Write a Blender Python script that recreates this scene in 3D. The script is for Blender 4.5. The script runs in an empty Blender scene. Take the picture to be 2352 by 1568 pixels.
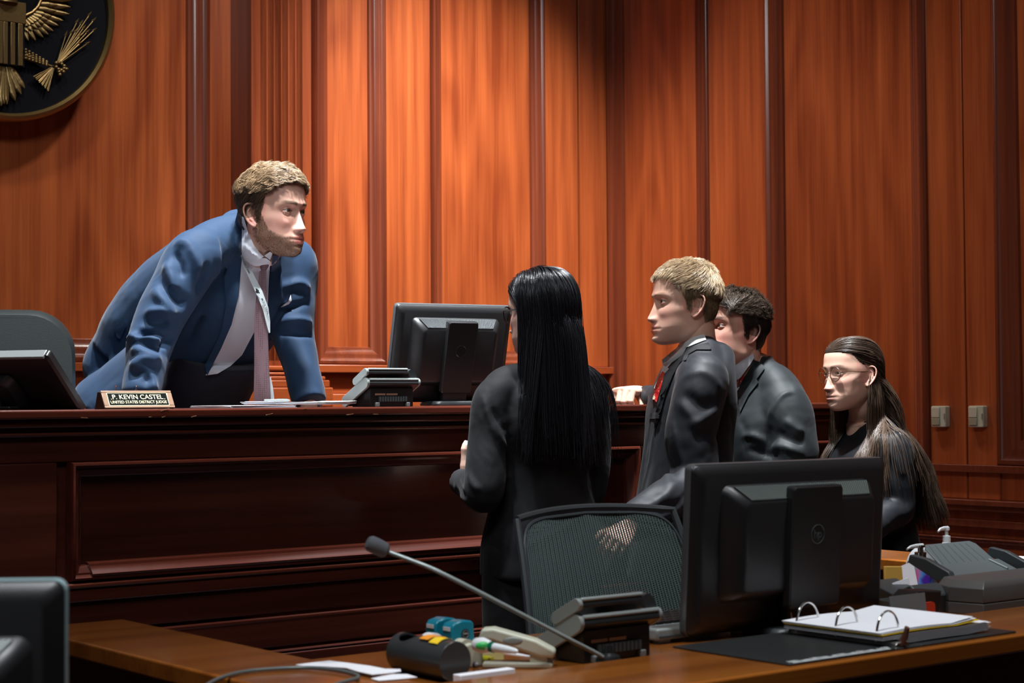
import bpy, bmesh, math, random
import numpy as np
from mathutils import Vector, Matrix, Quaternion, noise, geometry
from mathutils.bvhtree import BVHTree
random.seed(7); RNG = np.random.default_rng(7)
PI = math.pi
scene = bpy.context.scene
COL = scene.collection

# ------------------------------------------------------------------ camera
F = 4000.0; CX = 1176.0; CY = 784.0; CAMZ = 1.40
pitch = math.atan(131.0 / F); roll = 0.006
fwd = Vector((0, math.cos(pitch), math.sin(pitch)))
up0 = Vector((0, -math.sin(pitch), math.cos(pitch))); rt0 = Vector((1, 0, 0))
UPV = up0 * math.cos(roll) + rt0 * math.sin(roll)
RTV = rt0 * math.cos(roll) - up0 * math.sin(roll)
CAMP = Vector((0, 0, CAMZ))
cd = bpy.data.cameras.new('camera'); cam = bpy.data.objects.new('camera', cd); COL.objects.link(cam)
cam.matrix_world = Matrix((( RTV.x, UPV.x, -fwd.x, CAMP.x), (RTV.y, UPV.y, -fwd.y, CAMP.y), (RTV.z, UPV.z, -fwd.z, CAMP.z), (0, 0, 0, 1)))
cd.sensor_width = 36; cd.lens = F / 2352 * 36; cd.clip_start = 0.05
cd.dof.use_dof = True; cd.dof.focus_distance = 4.75; cd.dof.aperture_fstop = 8.0
scene.camera = cam

def ray(px, py): return fwd + RTV * ((px - CX) / F) + UPV * ((CY - py) / F)
def W(px, py, d): return CAMP + ray(px, py) * d            # a point at distance d in front of the camera
UA = math.atan2(4000.0, 5024.0)
U = Vector((math.cos(UA), math.sin(UA), 0)); N = Vector((-math.sin(UA), math.cos(UA), 0))
def un(u, n, z): return U * u + N * n + Vector((0, 0, z))
def Wn(px, py, n):
    r = ray(px, py); return CAMP + r * (n / r.dot(N))
def Wu(px, py, u):
    r = ray(px, py); return CAMP + r * (u / r.dot(U))
def Wz(px, py, z):
    r = ray(px, py); return CAMP + r * ((z - CAMZ) / r.z)
def toun(p): return (p.dot(U), p.dot(N), p.z)
NB = 3.861            # front plane of the bench
NW = NB + 2.5         # back wall
UR = 5.68             # right wall

# ------------------------------------------------------------------ materials
MATS = {}
def newmat(name):
    m = bpy.data.materials.new(name); m.use_nodes = True
    nt = m.node_tree; b = nt.nodes['Principled BSDF']
    MATS[name] = m
    return m, nt, b
def nd(nt, t, **kw):
    n = nt.nodes.new(t)
    for k, v in kw.items(): setattr(n, k, v)
    return n
def plain(name, col, rough=.5, metal=0., bump=0., bscale=200., coat=0., spec=.5, sheen=0., alpha=1., trans=0., emit=None, vary=0.06):
    m, nt, b = newmat(name)
    L = nt.links.new
    b.inputs['Roughness'].default_value = rough; b.inputs['Metallic'].default_value = metal
    b.inputs['Specular IOR Level'].default_value = spec
    b.inputs['Coat Weight'].default_value = coat; b.inputs['Sheen Weight'].default_value = sheen
    b.inputs['Alpha'].default_value = alpha; b.inputs['Transmission Weight'].default_value = trans
    tc = nd(nt, 'ShaderNodeTexCoord')
    no = nd(nt, 'ShaderNodeTexNoise'); no.inputs['Scale'].default_value = 9; no.inputs['Detail'].default_value = 3
    L(tc.outputs['Object'], no.inputs['Vector'])
    mx = nd(nt, 'ShaderNodeMix', data_type='RGBA'); L(no.outputs['Fac'], mx.inputs[0])
    c = np.array(col[:3])
    mx.inputs[6].default_value = (*(c * (1 - vary)), 1); mx.inputs[7].default_value = (*np.minimum(c * (1 + vary), 1), 1)
    L(mx.outputs[2], b.inputs['Base Color'])
    if bump:
        n2 = nd(nt, 'ShaderNodeTexNoise'); n2.inputs['Scale'].default_value = bscale; n2.inputs['Detail'].default_value = 2
        L(tc.outputs['Object'], n2.inputs['Vector'])
        bp = nd(nt, 'ShaderNodeBump'); bp.inputs['Strength'].default_value = bump; bp.inputs['Distance'].default_value = .002
        L(n2.outputs['Fac'], bp.inputs['Height']); L(bp.outputs['Normal'], b.inputs['Normal'])
    if emit:
        b.inputs['Emission Color'].default_value = (*emit[:3], 1); b.inputs['Emission Strength'].default_value = emit[3]
    return m
def wood(name, dark, light, axis='Z', rough=.32, coat=.3, scale=1., figure=1., off=0.):
    m, nt, b = newmat(name); L = nt.links.new
    tc = nd(nt, 'ShaderNodeTexCoord')
    def mp(sx, sl):
        mpn = nd(nt, 'ShaderNodeMapping')
        s = [sx, sx, sx]; s['XYZ'.index(axis)] = sl
        mpn.inputs['Scale'].default_value = [v * scale for v in s]; mpn.inputs['Location'].default_value = (off, off * .7, off * .3)
        L(tc.outputs['Object'], mpn.inputs['Vector']); return mpn
    # broad figure: contour lines of a stretched noise give cathedral arches
    a = nd(nt, 'ShaderNodeTexNoise'); a.inputs['Scale'].default_value = 1; a.inputs['Detail'].default_value = 1.5; a.inputs['Roughness'].default_value = .4
    L(mp(3.2, .75).outputs[0], a.inputs['Vector'])
    mul = nd(nt, 'ShaderNodeMath', operation='MULTIPLY'); mul.inputs[1].default_value = 38; L(a.outputs['Fac'], mul.inputs[0])
    sn = nd(nt, 'ShaderNodeMath', operation='SINE'); L(mul.outputs[0], sn.inputs[0])
    # ribbon streaks
    c = nd(nt, 'ShaderNodeTexNoise'); c.inputs['Scale'].default_value = 1; c.inputs['Detail'].default_value = 5; c.inputs['Roughness'].default_value = .6
    L(mp(16, .5).outputs[0], c.inputs['Vector'])
    f = nd(nt, 'ShaderNodeTexNoise'); f.inputs['Scale'].default_value = 1; f.inputs['Detail'].default_value = 4
    L(mp(140, 3.0).outputs[0], f.inputs['Vector'])
    m1 = nd(nt, 'ShaderNodeMath', operation='MULTIPLY_ADD'); m1.inputs[1].default_value = .075 * figure; L(sn.outputs[0], m1.inputs[0])
    L(c.outputs['Fac'], m1.inputs[2])
    m2 = nd(nt, 'ShaderNodeMath', operation='MULTIPLY_ADD'); m2.inputs[1].default_value = .30; L(f.outputs['Fac'], m2.inputs[0]); L(m1.outputs[0], m2.inputs[2])
    cr = nd(nt, 'ShaderNodeValToRGB'); cr.color_ramp.elements[0].position = .42; cr.color_ramp.elements[1].position = .92
    cr.color_ramp.elements[0].color = (*dark, 1); cr.color_ramp.elements[1].color = (*light, 1)
    L(m2.outputs[0], cr.inputs[0]); L(cr.outputs[0], b.inputs['Base Color'])
    b.inputs['Roughness'].default_value = rough; b.inputs['Coat Weight'].default_value = coat; b.inputs['Coat Roughness'].default_value = .18
    bp = nd(nt, 'ShaderNodeBump'); bp.inputs['Strength'].default_value = .08; bp.inputs['Distance'].default_value = .001
    L(f.outputs['Fac'], bp.inputs['Height']); L(bp.outputs['Normal'], b.inputs['Normal'])
    return m
def fabric(name, col, col2=None, rough=.85, sheen=.25, scale=900., bump=.25, fold=0.):
    m, nt, b = newmat(name); L = nt.links.new
    tc = nd(nt, 'ShaderNodeTexCoord'); no = nd(nt, 'ShaderNodeTexNoise'); no.inputs['Scale'].default_value = scale; no.inputs['Detail'].default_value = 1
    L(tc.outputs['Object'], no.inputs['Vector'])
    mx = nd(nt, 'ShaderNodeMix', data_type='RGBA'); L(no.outputs['Fac'], mx.inputs[0])
    c2 = col2 or [v * 1.35 for v in col]
    mx.inputs[6].default_value = (*col, 1); mx.inputs[7].default_value = (*c2, 1); L(mx.outputs[2], b.inputs['Base Color'])
    b.inputs['Roughness'].default_value = rough; b.inputs['Sheen Weight'].default_value = sheen; b.inputs['Specular IOR Level'].default_value = .3
    bp = nd(nt, 'ShaderNodeBump'); bp.inputs['Strength'].default_value = bump; bp.inputs['Distance'].default_value = .0006
    L(no.outputs['Fac'], bp.inputs['Height'])
    last = bp
    if fold:
        w = nd(nt, 'ShaderNodeTexNoise'); w.inputs['Scale'].default_value = 7; w.inputs['Detail'].default_value = 2; w.inputs['Distortion'].default_value = .8
        L(tc.outputs['Object'], w.inputs['Vector'])
        b2 = nd(nt, 'ShaderNodeBump'); b2.inputs['Strength'].default_value = fold; b2.inputs['Distance'].default_value = .03
        L(w.outputs['Fac'], b2.inputs['Height']); L(bp.outputs['Normal'], b2.inputs['Normal']); last = b2
    L(last.outputs['Normal'], b.inputs['Normal'])
    return m
def attrmat(name, rough=.5, spec=.4, sss=0., bump=0., sheen=0., bscale=250):
    m, nt, b = newmat(name); L = nt.links.new
    at = nd(nt, 'ShaderNodeAttribute', attribute_name='col'); L(at.outputs['Color'], b.inputs['Base Color'])
    b.inputs['Roughness'].default_value = rough; b.inputs['Specular IOR Level'].default_value = spec
    b.inputs['Sheen Weight'].default_value = sheen
    if sss:
        b.inputs['Subsurface Weight'].default_value = sss; b.inputs['Subsurface Radius'].default_value = (1, .3, .15); b.inputs['Subsurface Scale'].default_value = .008
    if bump:
        tc = nd(nt, 'ShaderNodeTexCoord'); no = nd(nt, 'ShaderNodeTexNoise'); no.inputs['Scale'].default_value = bscale; L(tc.outputs['Object'], no.inputs['Vector'])
        bp = nd(nt, 'ShaderNodeBump'); bp.inputs['Strength'].default_value = bump; bp.inputs['Distance'].default_value = .001
        L(no.outputs['Fac'], bp.inputs['Height']); L(bp.outputs['Normal'], b.inputs['Normal'])
    return m

WD = ((.235, .042, .011), (.56, .135, .036))
M_wall = wood('wall veneer', *WD, axis='Z', rough=.36, coat=.22, figure=1.0)
M_wall2 = wood('wall veneer quiet', *WD, axis='Z', rough=.36, coat=.22, figure=.25, off=5.3)
M_trim = wood('wall moulding', (.10, .020, .010), (.24, .055, .022), axis='Z', rough=.27, coat=.45, figure=.2, off=2.1)
M_trimh = wood('wall rail', (.20, .035, .010), (.48, .11, .030), axis='X', rough=.3, coat=.4, figure=.2, off=2.9)
M_bench = wood('bench mahogany', (.036, .0062, .0034), (.085, .017, .0075), axis='X', rough=.33, coat=.3, figure=.5)
M_bencht = wood('bench moulding', (.045, .008, .005), (.105, .021, .010), axis='X', rough=.28, coat=.4, figure=.1, off=3)
M_desk = wood('desk veneer', (.22, .060, .008), (.42, .135, .020), axis='X', rough=.2, coat=.7, figure=.5, off=7)
M_deskd = wood('desk front', (.035, .008, .004), (.075, .018, .007), axis='X', rough=.4, coat=.2, figure=.3, off=9)
M_carpet = fabric('carpet', (.02, .014, .018), (.05, .03, .035), rough=.95, scale=350, bump=.6)
M_ceil = plain('ceiling plaster', (.20, .17, .14), .9)
M_black = plain('black plastic', (.012, .012, .013), .42, bump=.10, bscale=900)
M_rimshine = plain('monitor rim reflection', (.09, .095, .10), .25)  # lighter grey paints the reflected light on black monitor edges
M_blacks = plain('black satin plastic', (.014, .014, .015), .3)
M_dkgrey = plain('dark grey plastic', (.045, .052, .055), .42, bump=.2, bscale=500)
M_grey = plain('grey plastic', (.16, .17, .17), .4)
M_silver = plain('silver plastic', (.27, .30, .29), .38, metal=.1)
M_vent = plain('vent grey', (.10, .12, .11), .5)
M_chrome = plain('chrome', (.75, .75, .72), .12, metal=1., vary=.02)
M_brassd = plain('antique brass', (.30, .205, .085), .38, metal=.85, bump=.3, bscale=90)
M_brassr = plain('brass rim', (.40, .28, .11), .28, metal=.95, bump=.12, bscale=30)
M_sealb = plain('seal field', (.002, .0025, .006), .75, spec=.15)
M_white = plain('white paper', (.80, .80, .84), .8)
M_paper2 = plain('ivory paper', (.76, .70, .60), .8)
M_cream = plain('cream plastic', (.55, .56, .44), .38)
M_switch = plain('ivory switch plastic', (.62, .60, .46), .45)
M_switchd = plain('switch rocker', (.36, .35, .25), .4)
M_leather = plain('black leather', (.010, .013, .013), .36, bump=.12, bscale=400, spec=.6)
M_teal = plain('teal plastic', (.005, .20, .29), .3, coat=.3)
M_yellow = plain('yellow plastic', (.72, .66, .03), .4)
M_orange = plain('orange flag paper', (.85, .30, .02), .6)
M_yelp = plain('yellow flag paper', (.85, .58, .02), .6)
M_green = plain('green plastic', (.05, .55, .12), .35)
M_dkgreen = plain('dark green plastic', (.005, .16, .09), .35)
M_whitep = plain('white plastic', (.75, .78, .80), .35)
M_red = plain('red plastic', (.62, .05, .02), .4)
M_ochre = plain('ochre envelope', (.52, .29, .045), .75)
M_copper = plain('port label', (.45, .27, .17), .6)
M_brown = plain('brown leather tab', (.10, .03, .015), .45)
M_glass = plain('clear acrylic', (.95, .97, .97), .05, trans=1., spec=.5, vary=0)
M_blackpl = plain('black plate', (.004, .006, .005), .25)
M_gold = plain('gold lettering', (.75, .66, .42), .5, metal=.2)
M_ppframe = plain('pinkish wood frame', (.27, .16, .10), .4, bump=.2, bscale=60)
M_vinyl = plain('black vinyl', (.022, .024, .024), .33, bump=.5, bscale=120)
M_cable = plain('grey cable', (.10, .12, .12), .35)
M_chrg = plain('scanner graphite', (.085, .082, .078), .38)
M_trayg = plain('scanner tray', (.11, .13, .135), .45)
M_gel = plain('clear gel', (.72, .74, .86), .08, trans=.75, vary=0)

# ------------------------------------------------------------------ mesh collector
class MB:
    def __init__(s): s.v = []; s.f = []; s.mi = []; s.cur = 0
    def add(s, vs, fs):
        o = len(s.v); s.v += [Vector(v) for v in vs]; s.f += [tuple(i + o for i in f) for f in fs]; s.mi += [s.cur] * len(fs); return s
    def box(s, x0, x1, y0, y1, z0, z1, M=None):
        vs = [Vector((x, y, z)) for z in (z0, z1) for y in (y0, y1) for x in (x0, x1)]
        if M is not None: vs = [M @ v for v in vs]
        return s.add(vs, [(0, 2, 3, 1), (4, 5, 7, 6), (0, 1, 5, 4), (2, 6, 7, 3), (0, 4, 6, 2), (1, 3, 7, 5)])
    def prism(s, poly, a, b, axis='Y', M=None):
        n = len(poly)
        def mk(p, t):
            v = {'Y': (p[0], t, p[1]), 'X': (t, p[0], p[1]), 'Z': (p[0], p[1], t)}[axis]; v = Vector(v)
            return M @ v if M is not None else v
        vs = [mk(p, a) for p in poly] + [mk(p, b) for p in poly]
        fs = [tuple(range(n)), tuple(range(2 * n - 1, n - 1, -1))] + [(i, i + n, (i + 1) % n + n, (i + 1) % n) for i in range(n)]
        return s.add(vs, fs)
    def loft(s, rings, cap=True, closed=True):
        n = len(rings[0]); vs = [p for r in rings for p in r]; fs = []
        for k in range(len(rings) - 1):
            for i in range(n if closed else n - 1):
                j = (i + 1) % n; fs.append((k * n + i, k * n + j, (k + 1) * n + j, (k + 1) * n + i))
        if cap and closed:
            fs.append(tuple(range(n - 1, -1, -1))); fs.append(tuple((len(rings) - 1) * n + i for i in range(n)))
        return s.add(vs, fs)
    def tube(s, pts, r, n=10, cap=True):
        pts = [Vector(p) for p in pts]; rs = r if hasattr(r, '__len__') else [r] * len(pts)
        rings = []; t0 = None; a = None
        for i, p in enumerate(pts):
            t = (pts[min(i + 1, len(pts) - 1)] - pts[max(i - 1, 0)]).normalized()
            if a is None:
                a = t.orthogonal().normalized()
            else:
                a = (a - t * a.dot(t)).normalized()
            b = t.cross(a)
            rr = rs[i]
            ra, rb = (rr if hasattr(rr, '__len__') else (rr, rr))
            rings.append([p + a * ra * math.cos(2 * PI * k / n) + b * rb * math.sin(2 * PI * k / n) for k in range(n)])
        return s.loft(rings, cap)
    def lathe(s, prof, n=24, M=None, axis='Z'):
        rings = []
        for r, z in prof:
            ring = []
            for k in range(n):
                a = 2 * PI * k / n
                v = Vector((r * math.cos(a), r * math.sin(a), z)) if axis == 'Z' else (Vector((r * math.cos(a), z, -r * math.sin(a))) if axis == 'Y' else Vector((z, r * math.cos(a), r * math.sin(a))))
                ring.append(M @ v if M is not None else v)
            rings.append(ring)
        return s.loft(rings)
    def ell(s, c, r, n=12, m=8, M=None):
        R = M or Matrix.Identity(3); c = Vector(c); rings = []
        for j in range(m + 1):
            th = PI * max(min(j / m, 1 - 1e-3), 1e-3)
            rings.append([c + R @ Vector((r[0] * math.sin(th) * math.cos(2 * PI * k / n), r[1] * math.sin(th) * math.sin(2 * PI * k / n), r[2] * math.cos(th))) for k in range(n)])
        return s.loft(rings)
    def build(s, name, mat, parent=None, bevel=0, smooth=None, solid=0, sub=0, seg=2):
        me = bpy.data.meshes.new(name); me.from_pydata([tuple(v) for v in s.v], [], s.f)
        for m in (mat if isinstance(mat, (list, tuple)) else [mat]): me.materials.append(m)
        if any(s.mi): me.polygons.foreach_set('material_index', s.mi)
        bm = bmesh.new(); bm.from_mesh(me); bmesh.ops.recalc_face_normals(bm, faces=bm.faces); bm.to_mesh(me); bm.free()
        o = bpy.data.objects.new(name, me); COL.objects.link(o)
        if parent is not None: o.parent = parent
        if smooth is None: smooth = True
        if smooth:
            me.polygons.foreach_set('use_smooth', [True] * len(me.polygons))
            me.set_sharp_from_angle(angle=math.radians(38))
        if solid:
            md = o.modifiers.new('solid', 'SOLIDIFY'); md.thickness = solid; md.offset = 0
        if bevel:
            md = o.modifiers.new('bevel', 'BEVEL'); md.width = bevel; md.segments = seg; md.limit_method = 'ANGLE'; md.angle_limit = math.radians(40); md.harden_normals = False
        if sub:
            md = o.modifiers.new('sub', 'SUBSURF'); md.levels = sub; md.render_levels = sub
        return o
def tag(o, label, cat, group=None):
    o['label'] = label; o['category'] = cat
    if group: o['group'] = group
    return o
def thing(name, label, cat, loc=(0, 0, 0), rotz=0., group=None):
    o = bpy.data.objects.new(name, None); COL.objects.link(o); o.empty_display_size = .1
    o.location = loc; o.rotation_euler = (0, 0, rotz)
    return tag(o, label, cat, group)
def structure(o):
    o['kind'] = 'structure'; return o
def framed(name):      # an object whose local axes are along the bench, away from the camera, and up
    o = bpy.data.objects.new(name, None); COL.objects.link(o); o.rotation_euler = (0, 0, UA); return o
def bz(pts, n=24):     # smooth curve through points
    P = [Vector(p) for p in pts]; P = [P[0] * 2 - P[1]] + P + [P[-1] * 2 - P[-2]]; out = []
    segs = len(P) - 3
    for i in range(segs):
        k = max(2, n // segs)
        for j in range(k):
            t = j / k; p0, p1, p2, p3 = P[i:i + 4]
            out.append(.5 * ((2 * p1) + (p2 - p0) * t + (2 * p0 - 5 * p1 + 4 * p2 - p3) * t * t + (3 * p1 - p0 - 3 * p2 + p3) * t ** 3))
    out.append(P[-2]); return out
def rrect(w, h, r, n=5):
    out = []
    for cx, cy, a0 in ((w / 2 - r, h / 2 - r, 0), (-w / 2 + r, h / 2 - r, 90), (-w / 2 + r, -h / 2 + r, 180), (w / 2 - r, -h / 2 + r, 270)):
        for k in range(n + 1):
            a = math.radians(a0 + 90 * k / n); out.append((cx + r * math.cos(a), cy + r * math.sin(a)))
    return out
def textmesh(name, body, size, mat, parent, M, extr=.0004, align='CENTER', sx=1.):
    cu = bpy.data.curves.new(name, 'FONT'); cu.body = body; cu.size = size; cu.align_x = align; cu.align_y = 'CENTER'; cu.extrude = extr; cu.offset = size * .004
    t = bpy.data.objects.new(name, cu); COL.objects.link(t)
    dg = bpy.context.evaluated_depsgraph_get(); me = bpy.data.meshes.new_from_object(t.evaluated_get(dg))
    bpy.data.objects.remove(t); bpy.data.curves.remove(cu)
    me.transform(Matrix.Diagonal((sx, 1, 1, 1))); me.transform(M); me.materials.clear(); me.materials.append(mat)
    o = bpy.data.objects.new(name, me); COL.objects.link(o)
    if parent is not None: o.parent = parent
    return o
# ------------------------------------------------------------------ room shell
ZC = 4.6; ZP = 0.50
def ub(px, y=NW): return toun(Wn(px, 800, y))[0]
def zb(px, py, y=NW): return Wn(px, py, y).z
def nr(px): return toun(Wu(px, 800, UR))[1]
def zr(px, py): return Wu(px, py, UR).z
def orient(o): o.rotation_euler = (0, 0, UA); return o

floor = MB().box(-6, UR + .2, -3.5, NW + .2, -.1, 0).build('floor', M_carpet); structure(orient(floor))
ceil = MB().box(-6, UR + .2, -3.5, NW + .2, ZC, ZC + .1).build('ceiling', M_ceil); structure(orient(ceil))
plat = MB().box(-5.8, 3.62, NB + .40, NW, 0, ZP).build('trim_1', M_carpet); structure(orient(plat))

wall = MB().box(-6, UR + .2, NW, NW + .2, 0, ZC).build('wall_back', M_wall); structure(orient(wall))
wallr = MB().box(UR, UR + .2, -3.5, NW, 0, ZC).build('wall_right', M_wall); structure(orient(wallr))
walll = MB().box(-6.2, -6, -3.5, NW + .2, 0, ZC).build('wall_left', M_wall2); structure(orient(walll))
wallf = MB().box(-6, UR, -3.7, -3.5, 0, ZC).build('wall_front', M_wall2); structure(orient(wallf))

BACK = lambda s, z, h: Vector((s, NW - h, z))
RIGHT = lambda s, z, h: Vector((UR - h, s, z))
PROF = [(0, .0), (0, .032), (.006, .040), (.016, .042), (.024, .034), (.030, .030), (.040, .030), (.052, .022), (.064, .012), (.072, .010), (.076, .0)]
def frame_mould(mb, fn, s0, s1, z0, z1, prof=PROF, k=1., hb=0.):
    rings = []
    for (sx, zx, a, b) in ((s0, z0, 1, 1), (s1, z0, -1, 1), (s1, z1, -1, -1), (s0, z1, 1, -1)):
        rings.append([fn(sx + a * t * k, zx + b * t * k, hb + h) for t, h in prof])
    n = len(prof); vs = [p for r in rings for p in r]; fs = []
    for q in range(4):
        r = (q + 1) % 4
        for i in range(n - 1): fs.append((q * n + i, q * n + i + 1, r * n + i + 1, r * n + i))
    mb.add(vs, fs)
def strip(mb, fn, s0, s1, z0, z1, h0, h1):
    vs = [fn(s, z, h) for z in (z0, z1) for s in (s0, s1) for h in (h0, h1)]
    mb.add(vs, [(0, 1, 3, 2), (4, 6, 7, 5), (0, 2, 6, 4), (1, 5, 7, 3), (0, 4, 5, 1), (2, 3, 7, 6)])
ST = .020
# --- back wall: stiles, rails, frames, wainscot
pil0, pil1 = ub(578, NW - .19), ub(716, NW - .19)
zbot = zb(800, 838)              # bottom of the tall panels' frames
zrail = zbot - .02
fields = [(-3.2, ub(434)), (ub(716), ub(878)), (ub(985), ub(1246))]
ztop = 4.3
stile = MB()
edges = [(-3.5, -3.2), (ub(474), pil0 + .02), (ub(878), ub(985)), (ub(1246), ub(1324)), (ub(1328), UR)]
for a, b in edges: strip(stile, BACK, a, b, zbot, ZC, 0, ST)
strip(stile, BACK, -6, pil0, zbot - .25, zbot, 0, ST * .4)
strip(stile, BACK, pil1, UR, zbot - .25, zbot, 0, ST * .4)
structure(stile.build('stile', M_wall2, wall, bevel=.003))
mo = MB()
frame_mould(mo, BACK, -3.2, ub(474), zbot, ztop, k=1.25)
frame_mould(mo, BACK, ub(716) + .0, ub(880), zbot, ztop, k=1.05)
frame_mould(mo, BACK, ub(985), ub(1246), zbot, ztop, k=.95)
structure(mo.build('panel_moulding', M_trim, wall))
ra = MB()
for a, b in ((-6, pil0), (pil1, UR)):
    strip(ra, BACK, a, b, zbot - .035, zbot, 0, .055)
    strip(ra, BACK, a, b, zbot - .125, zbot - .035, 0, .012)
    strip(ra, BACK, a, b, zbot - .60, zbot - .125, 0, .035)
    strip(ra, BACK, a, b, ZP, ZP + .16, 0, .05)
structure(ra.build('rail', M_trimh, wall, bevel=.004))
# --- pilaster with reeded face
pf = MB(); NF = NW - .19
pf.box(pil0, pil1, NF + .012, NW, zb(640, 890, NF), ZC)
pw = pil1 - pil0; cs = []
nfl = 6; m = pw * .14
pts = [(pil0, NF + .012), (pil0, NF)]
fw = (pw - 2 * m) / nfl
for i in range(nfl):
    a = pil0 + m + i * fw
    for k in range(9):
        t = k / 8; pts.append((a + fw * (.08 + .84 * t), NF + .020 * math.sin(PI * t) * 1.0))
pts += [(pil1, NF), (pil1, NF + .012)]
zf = zb(640, 828, NF)
pf.prism(pts, zf, ZC, axis='Z')
pf.box(pil0, pil1, NF, NF + .012, zb(640, 890, NF), zf)
pil = pf.build('trim_2', wood('pilaster wood', (.17, .034, .012), (.40, .095, .034), axis='Z', rough=.27, coat=.45, figure=.2, off=2.1)); structure(orient(pil))
pb = MB()
for ya, yb, h in ((840, 851, .020), (855, 862, .030), (864, 873, .042), (873, 890, .055), (890, 935, .065)):
    pb.box(pil0 - h, pil1 + h, NF - h, NW, zb(640, yb, NF), zb(640, ya, NF))
pb.box(pil0 - .07, pil1 + .07, NF - .07, NW, ZP, zb(640, 935, NF))
structure(pb.build('pilaster_base', M_trimh, pil, bevel=.006, seg=3))
# --- right wall: lower stage, panels reach down further
zrb = zr(2110, 1062); zr2 = zr(2200, 1143); zr3 = zr(2200, 1188)
st = MB(); mo = MB()
ns = {k: nr(k) for k in (1412, 1612, 1640, 1773, 1800, 2108, 2142, 2224, 2227, 2300, 2345)}
cols = [(nr(1640), nr(1773)), (nr(2142), nr(2224)), (nr(2227), nr(2300))]
for b, a in cols: strip(st, RIGHT, a, b, zr2, ZC, 0, ST)
strip(st, RIGHT, nr(2300) - 2.6, nr(2300) - 2.3, zr2, ZC, 0, ST)
strip(st, RIGHT, nr(1405), NW - ST, zr2, ZC, 0, ST)
strip(st, RIGHT, -3.4, NW, zr2, zrb, 0, ST * .6)
structure(st.build('stile', M_wall2, wallr, bevel=.003))
frame_mould(mo, RIGHT, nr(1640), nr(1408), zrb, ztop, k=1.3)
frame_mould(mo, RIGHT, nr(2142), nr(1773), zrb, ztop, k=1.2)
frame_mould(mo, RIGHT, nr(2300) - 2.3, nr(2298), zrb, ztop, k=1.3)
structure(mo.build('panel_moulding', M_trim, wallr))
ra = MB()
strip(ra, RIGHT, -3.4, NW, zrb - .03, zrb, 0, .05)
strip(ra, RIGHT, -3.4, NW, zr2 - .022, zr2, 0, .075)
strip(ra, RIGHT, -3.4, NW, zr2 - .045, zr2 - .022, 0, .05)
strip(ra, RIGHT, -3.4, NW, zr3 - .03, zr3, 0, .05)
strip(ra, RIGHT, -3.4, NW, 0, .18, 0, .05)
for k in range(9):
    frame_mould(ra, RIGHT, -2.2 + k * .85, -1.42 + k * .85, .24, zr3 - .07, k=.5)
structure(ra.build('rail', M_trim, wallr, bevel=.004))

# light switches
for i, (px, lab) in enumerate(((2173, 'ivory square light switch on the right wall, nearer the woman with glasses'), (2259, 'ivory square light switch on the right wall, nearer the picture edge'))):
    p = Wu(px, 956, UR); t = thing('light_switch', lab, 'switch', un(UR - ST, toun(p)[1], p.z), UA - PI / 2, 'light switches on the right wall')
    w = .035; h = .042
    MB().prism([(x, z) for x, z in rrect(2 * w, 2 * h, .006)], -.030, .0, 'Y').build('housing', M_switch, t, bevel=.003)
    MB().box(-w * .86, w * .25, -.036, -.030, -.004, h * .86).build('cover_panel', M_switch, t, bevel=.002)
    MB().box(-w * .86, w * .25, -.036, -.030, -h * .82, -.006).build('rocker', M_switchd, t, bevel=.002)
    MB().box(w * .80, w * .95, -.034, -.030, -.010, .012).build('slider', M_switchd, t)

# ------------------------------------------------------------------ the great round seal on the back wall
NS = NW - .14
def sp(px, py): p = toun(Wn(px, py, NS)); return p[0], p[2]
sc_u, sc_z = sp(8, 4); SR = sp(8, 4)[1] - sp(8, 278)[1]
seal = thing('wall_seal', 'round black wall seal with gilt rim, eagle, shield and arrows on the wood wall', 'seal', un(sc_u, NS, sc_z), UA)
MB().lathe([(.001, .10), (SR * .97, .10), (SR * .99, .02), (SR * .955, .004), (.001, .004)], 96, axis='Y').build('disc', M_sealb, seal)
MB().lathe([(SR * .93, .006), (SR * .935, -.012), (SR * .96, -.022), (SR * .985, -.018), (SR, -.004), (SR, .022), (SR * .93, .022), (SR * .93, .006)], 96, axis='Y').build('rim', M_brassr, seal)
def Z(zx, zy, h=0.):       # point on the seal from the close view of the photo (zoom factor 3.92)
    a, b = sp(zx / 3.92, zy / 3.92); return Vector((a - sc_u, -h, b - sc_z))
def feather(mb, a, b, w, h=.010, n=8):
    a, b = Vector(a), Vector(b); d = (b - a); L = d.length; d.normalize(); s = d.cross(Vector((0, 1, 0))).normalized()
    rings = []
    for k in range(n + 1):
        t = k / n; ww = w * (.35 + .65 * math.sin(PI * min(t * .75 + .12, 1)) ** .8) * (1 if t < .9 else .55) if t < .999 else w * .1
        c = a + d * L * t
        rings.append([c + s * ww * math.cos(q) + Vector((0, -1, 0)) * (h * (.35 + .65 * t) * max(math.sin(q), -.2)) + Vector((0, -.002 - .006 * t, 0)) for q in [2 * PI * j / 10 for j in range(10)]])
    mb.loft(rings)
def both(fn, name, mat=M_brassd):
    mb = MB(); fn(mb); k = len(mb.v)
    m2 = MB(); m2.add([Vector((-v.x, v.y, v.z)) for v in mb.v], [f[::-1] for f in mb.f]); m2.build(name, mat, seal)
    return mb.build(name, mat, seal)
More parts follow.
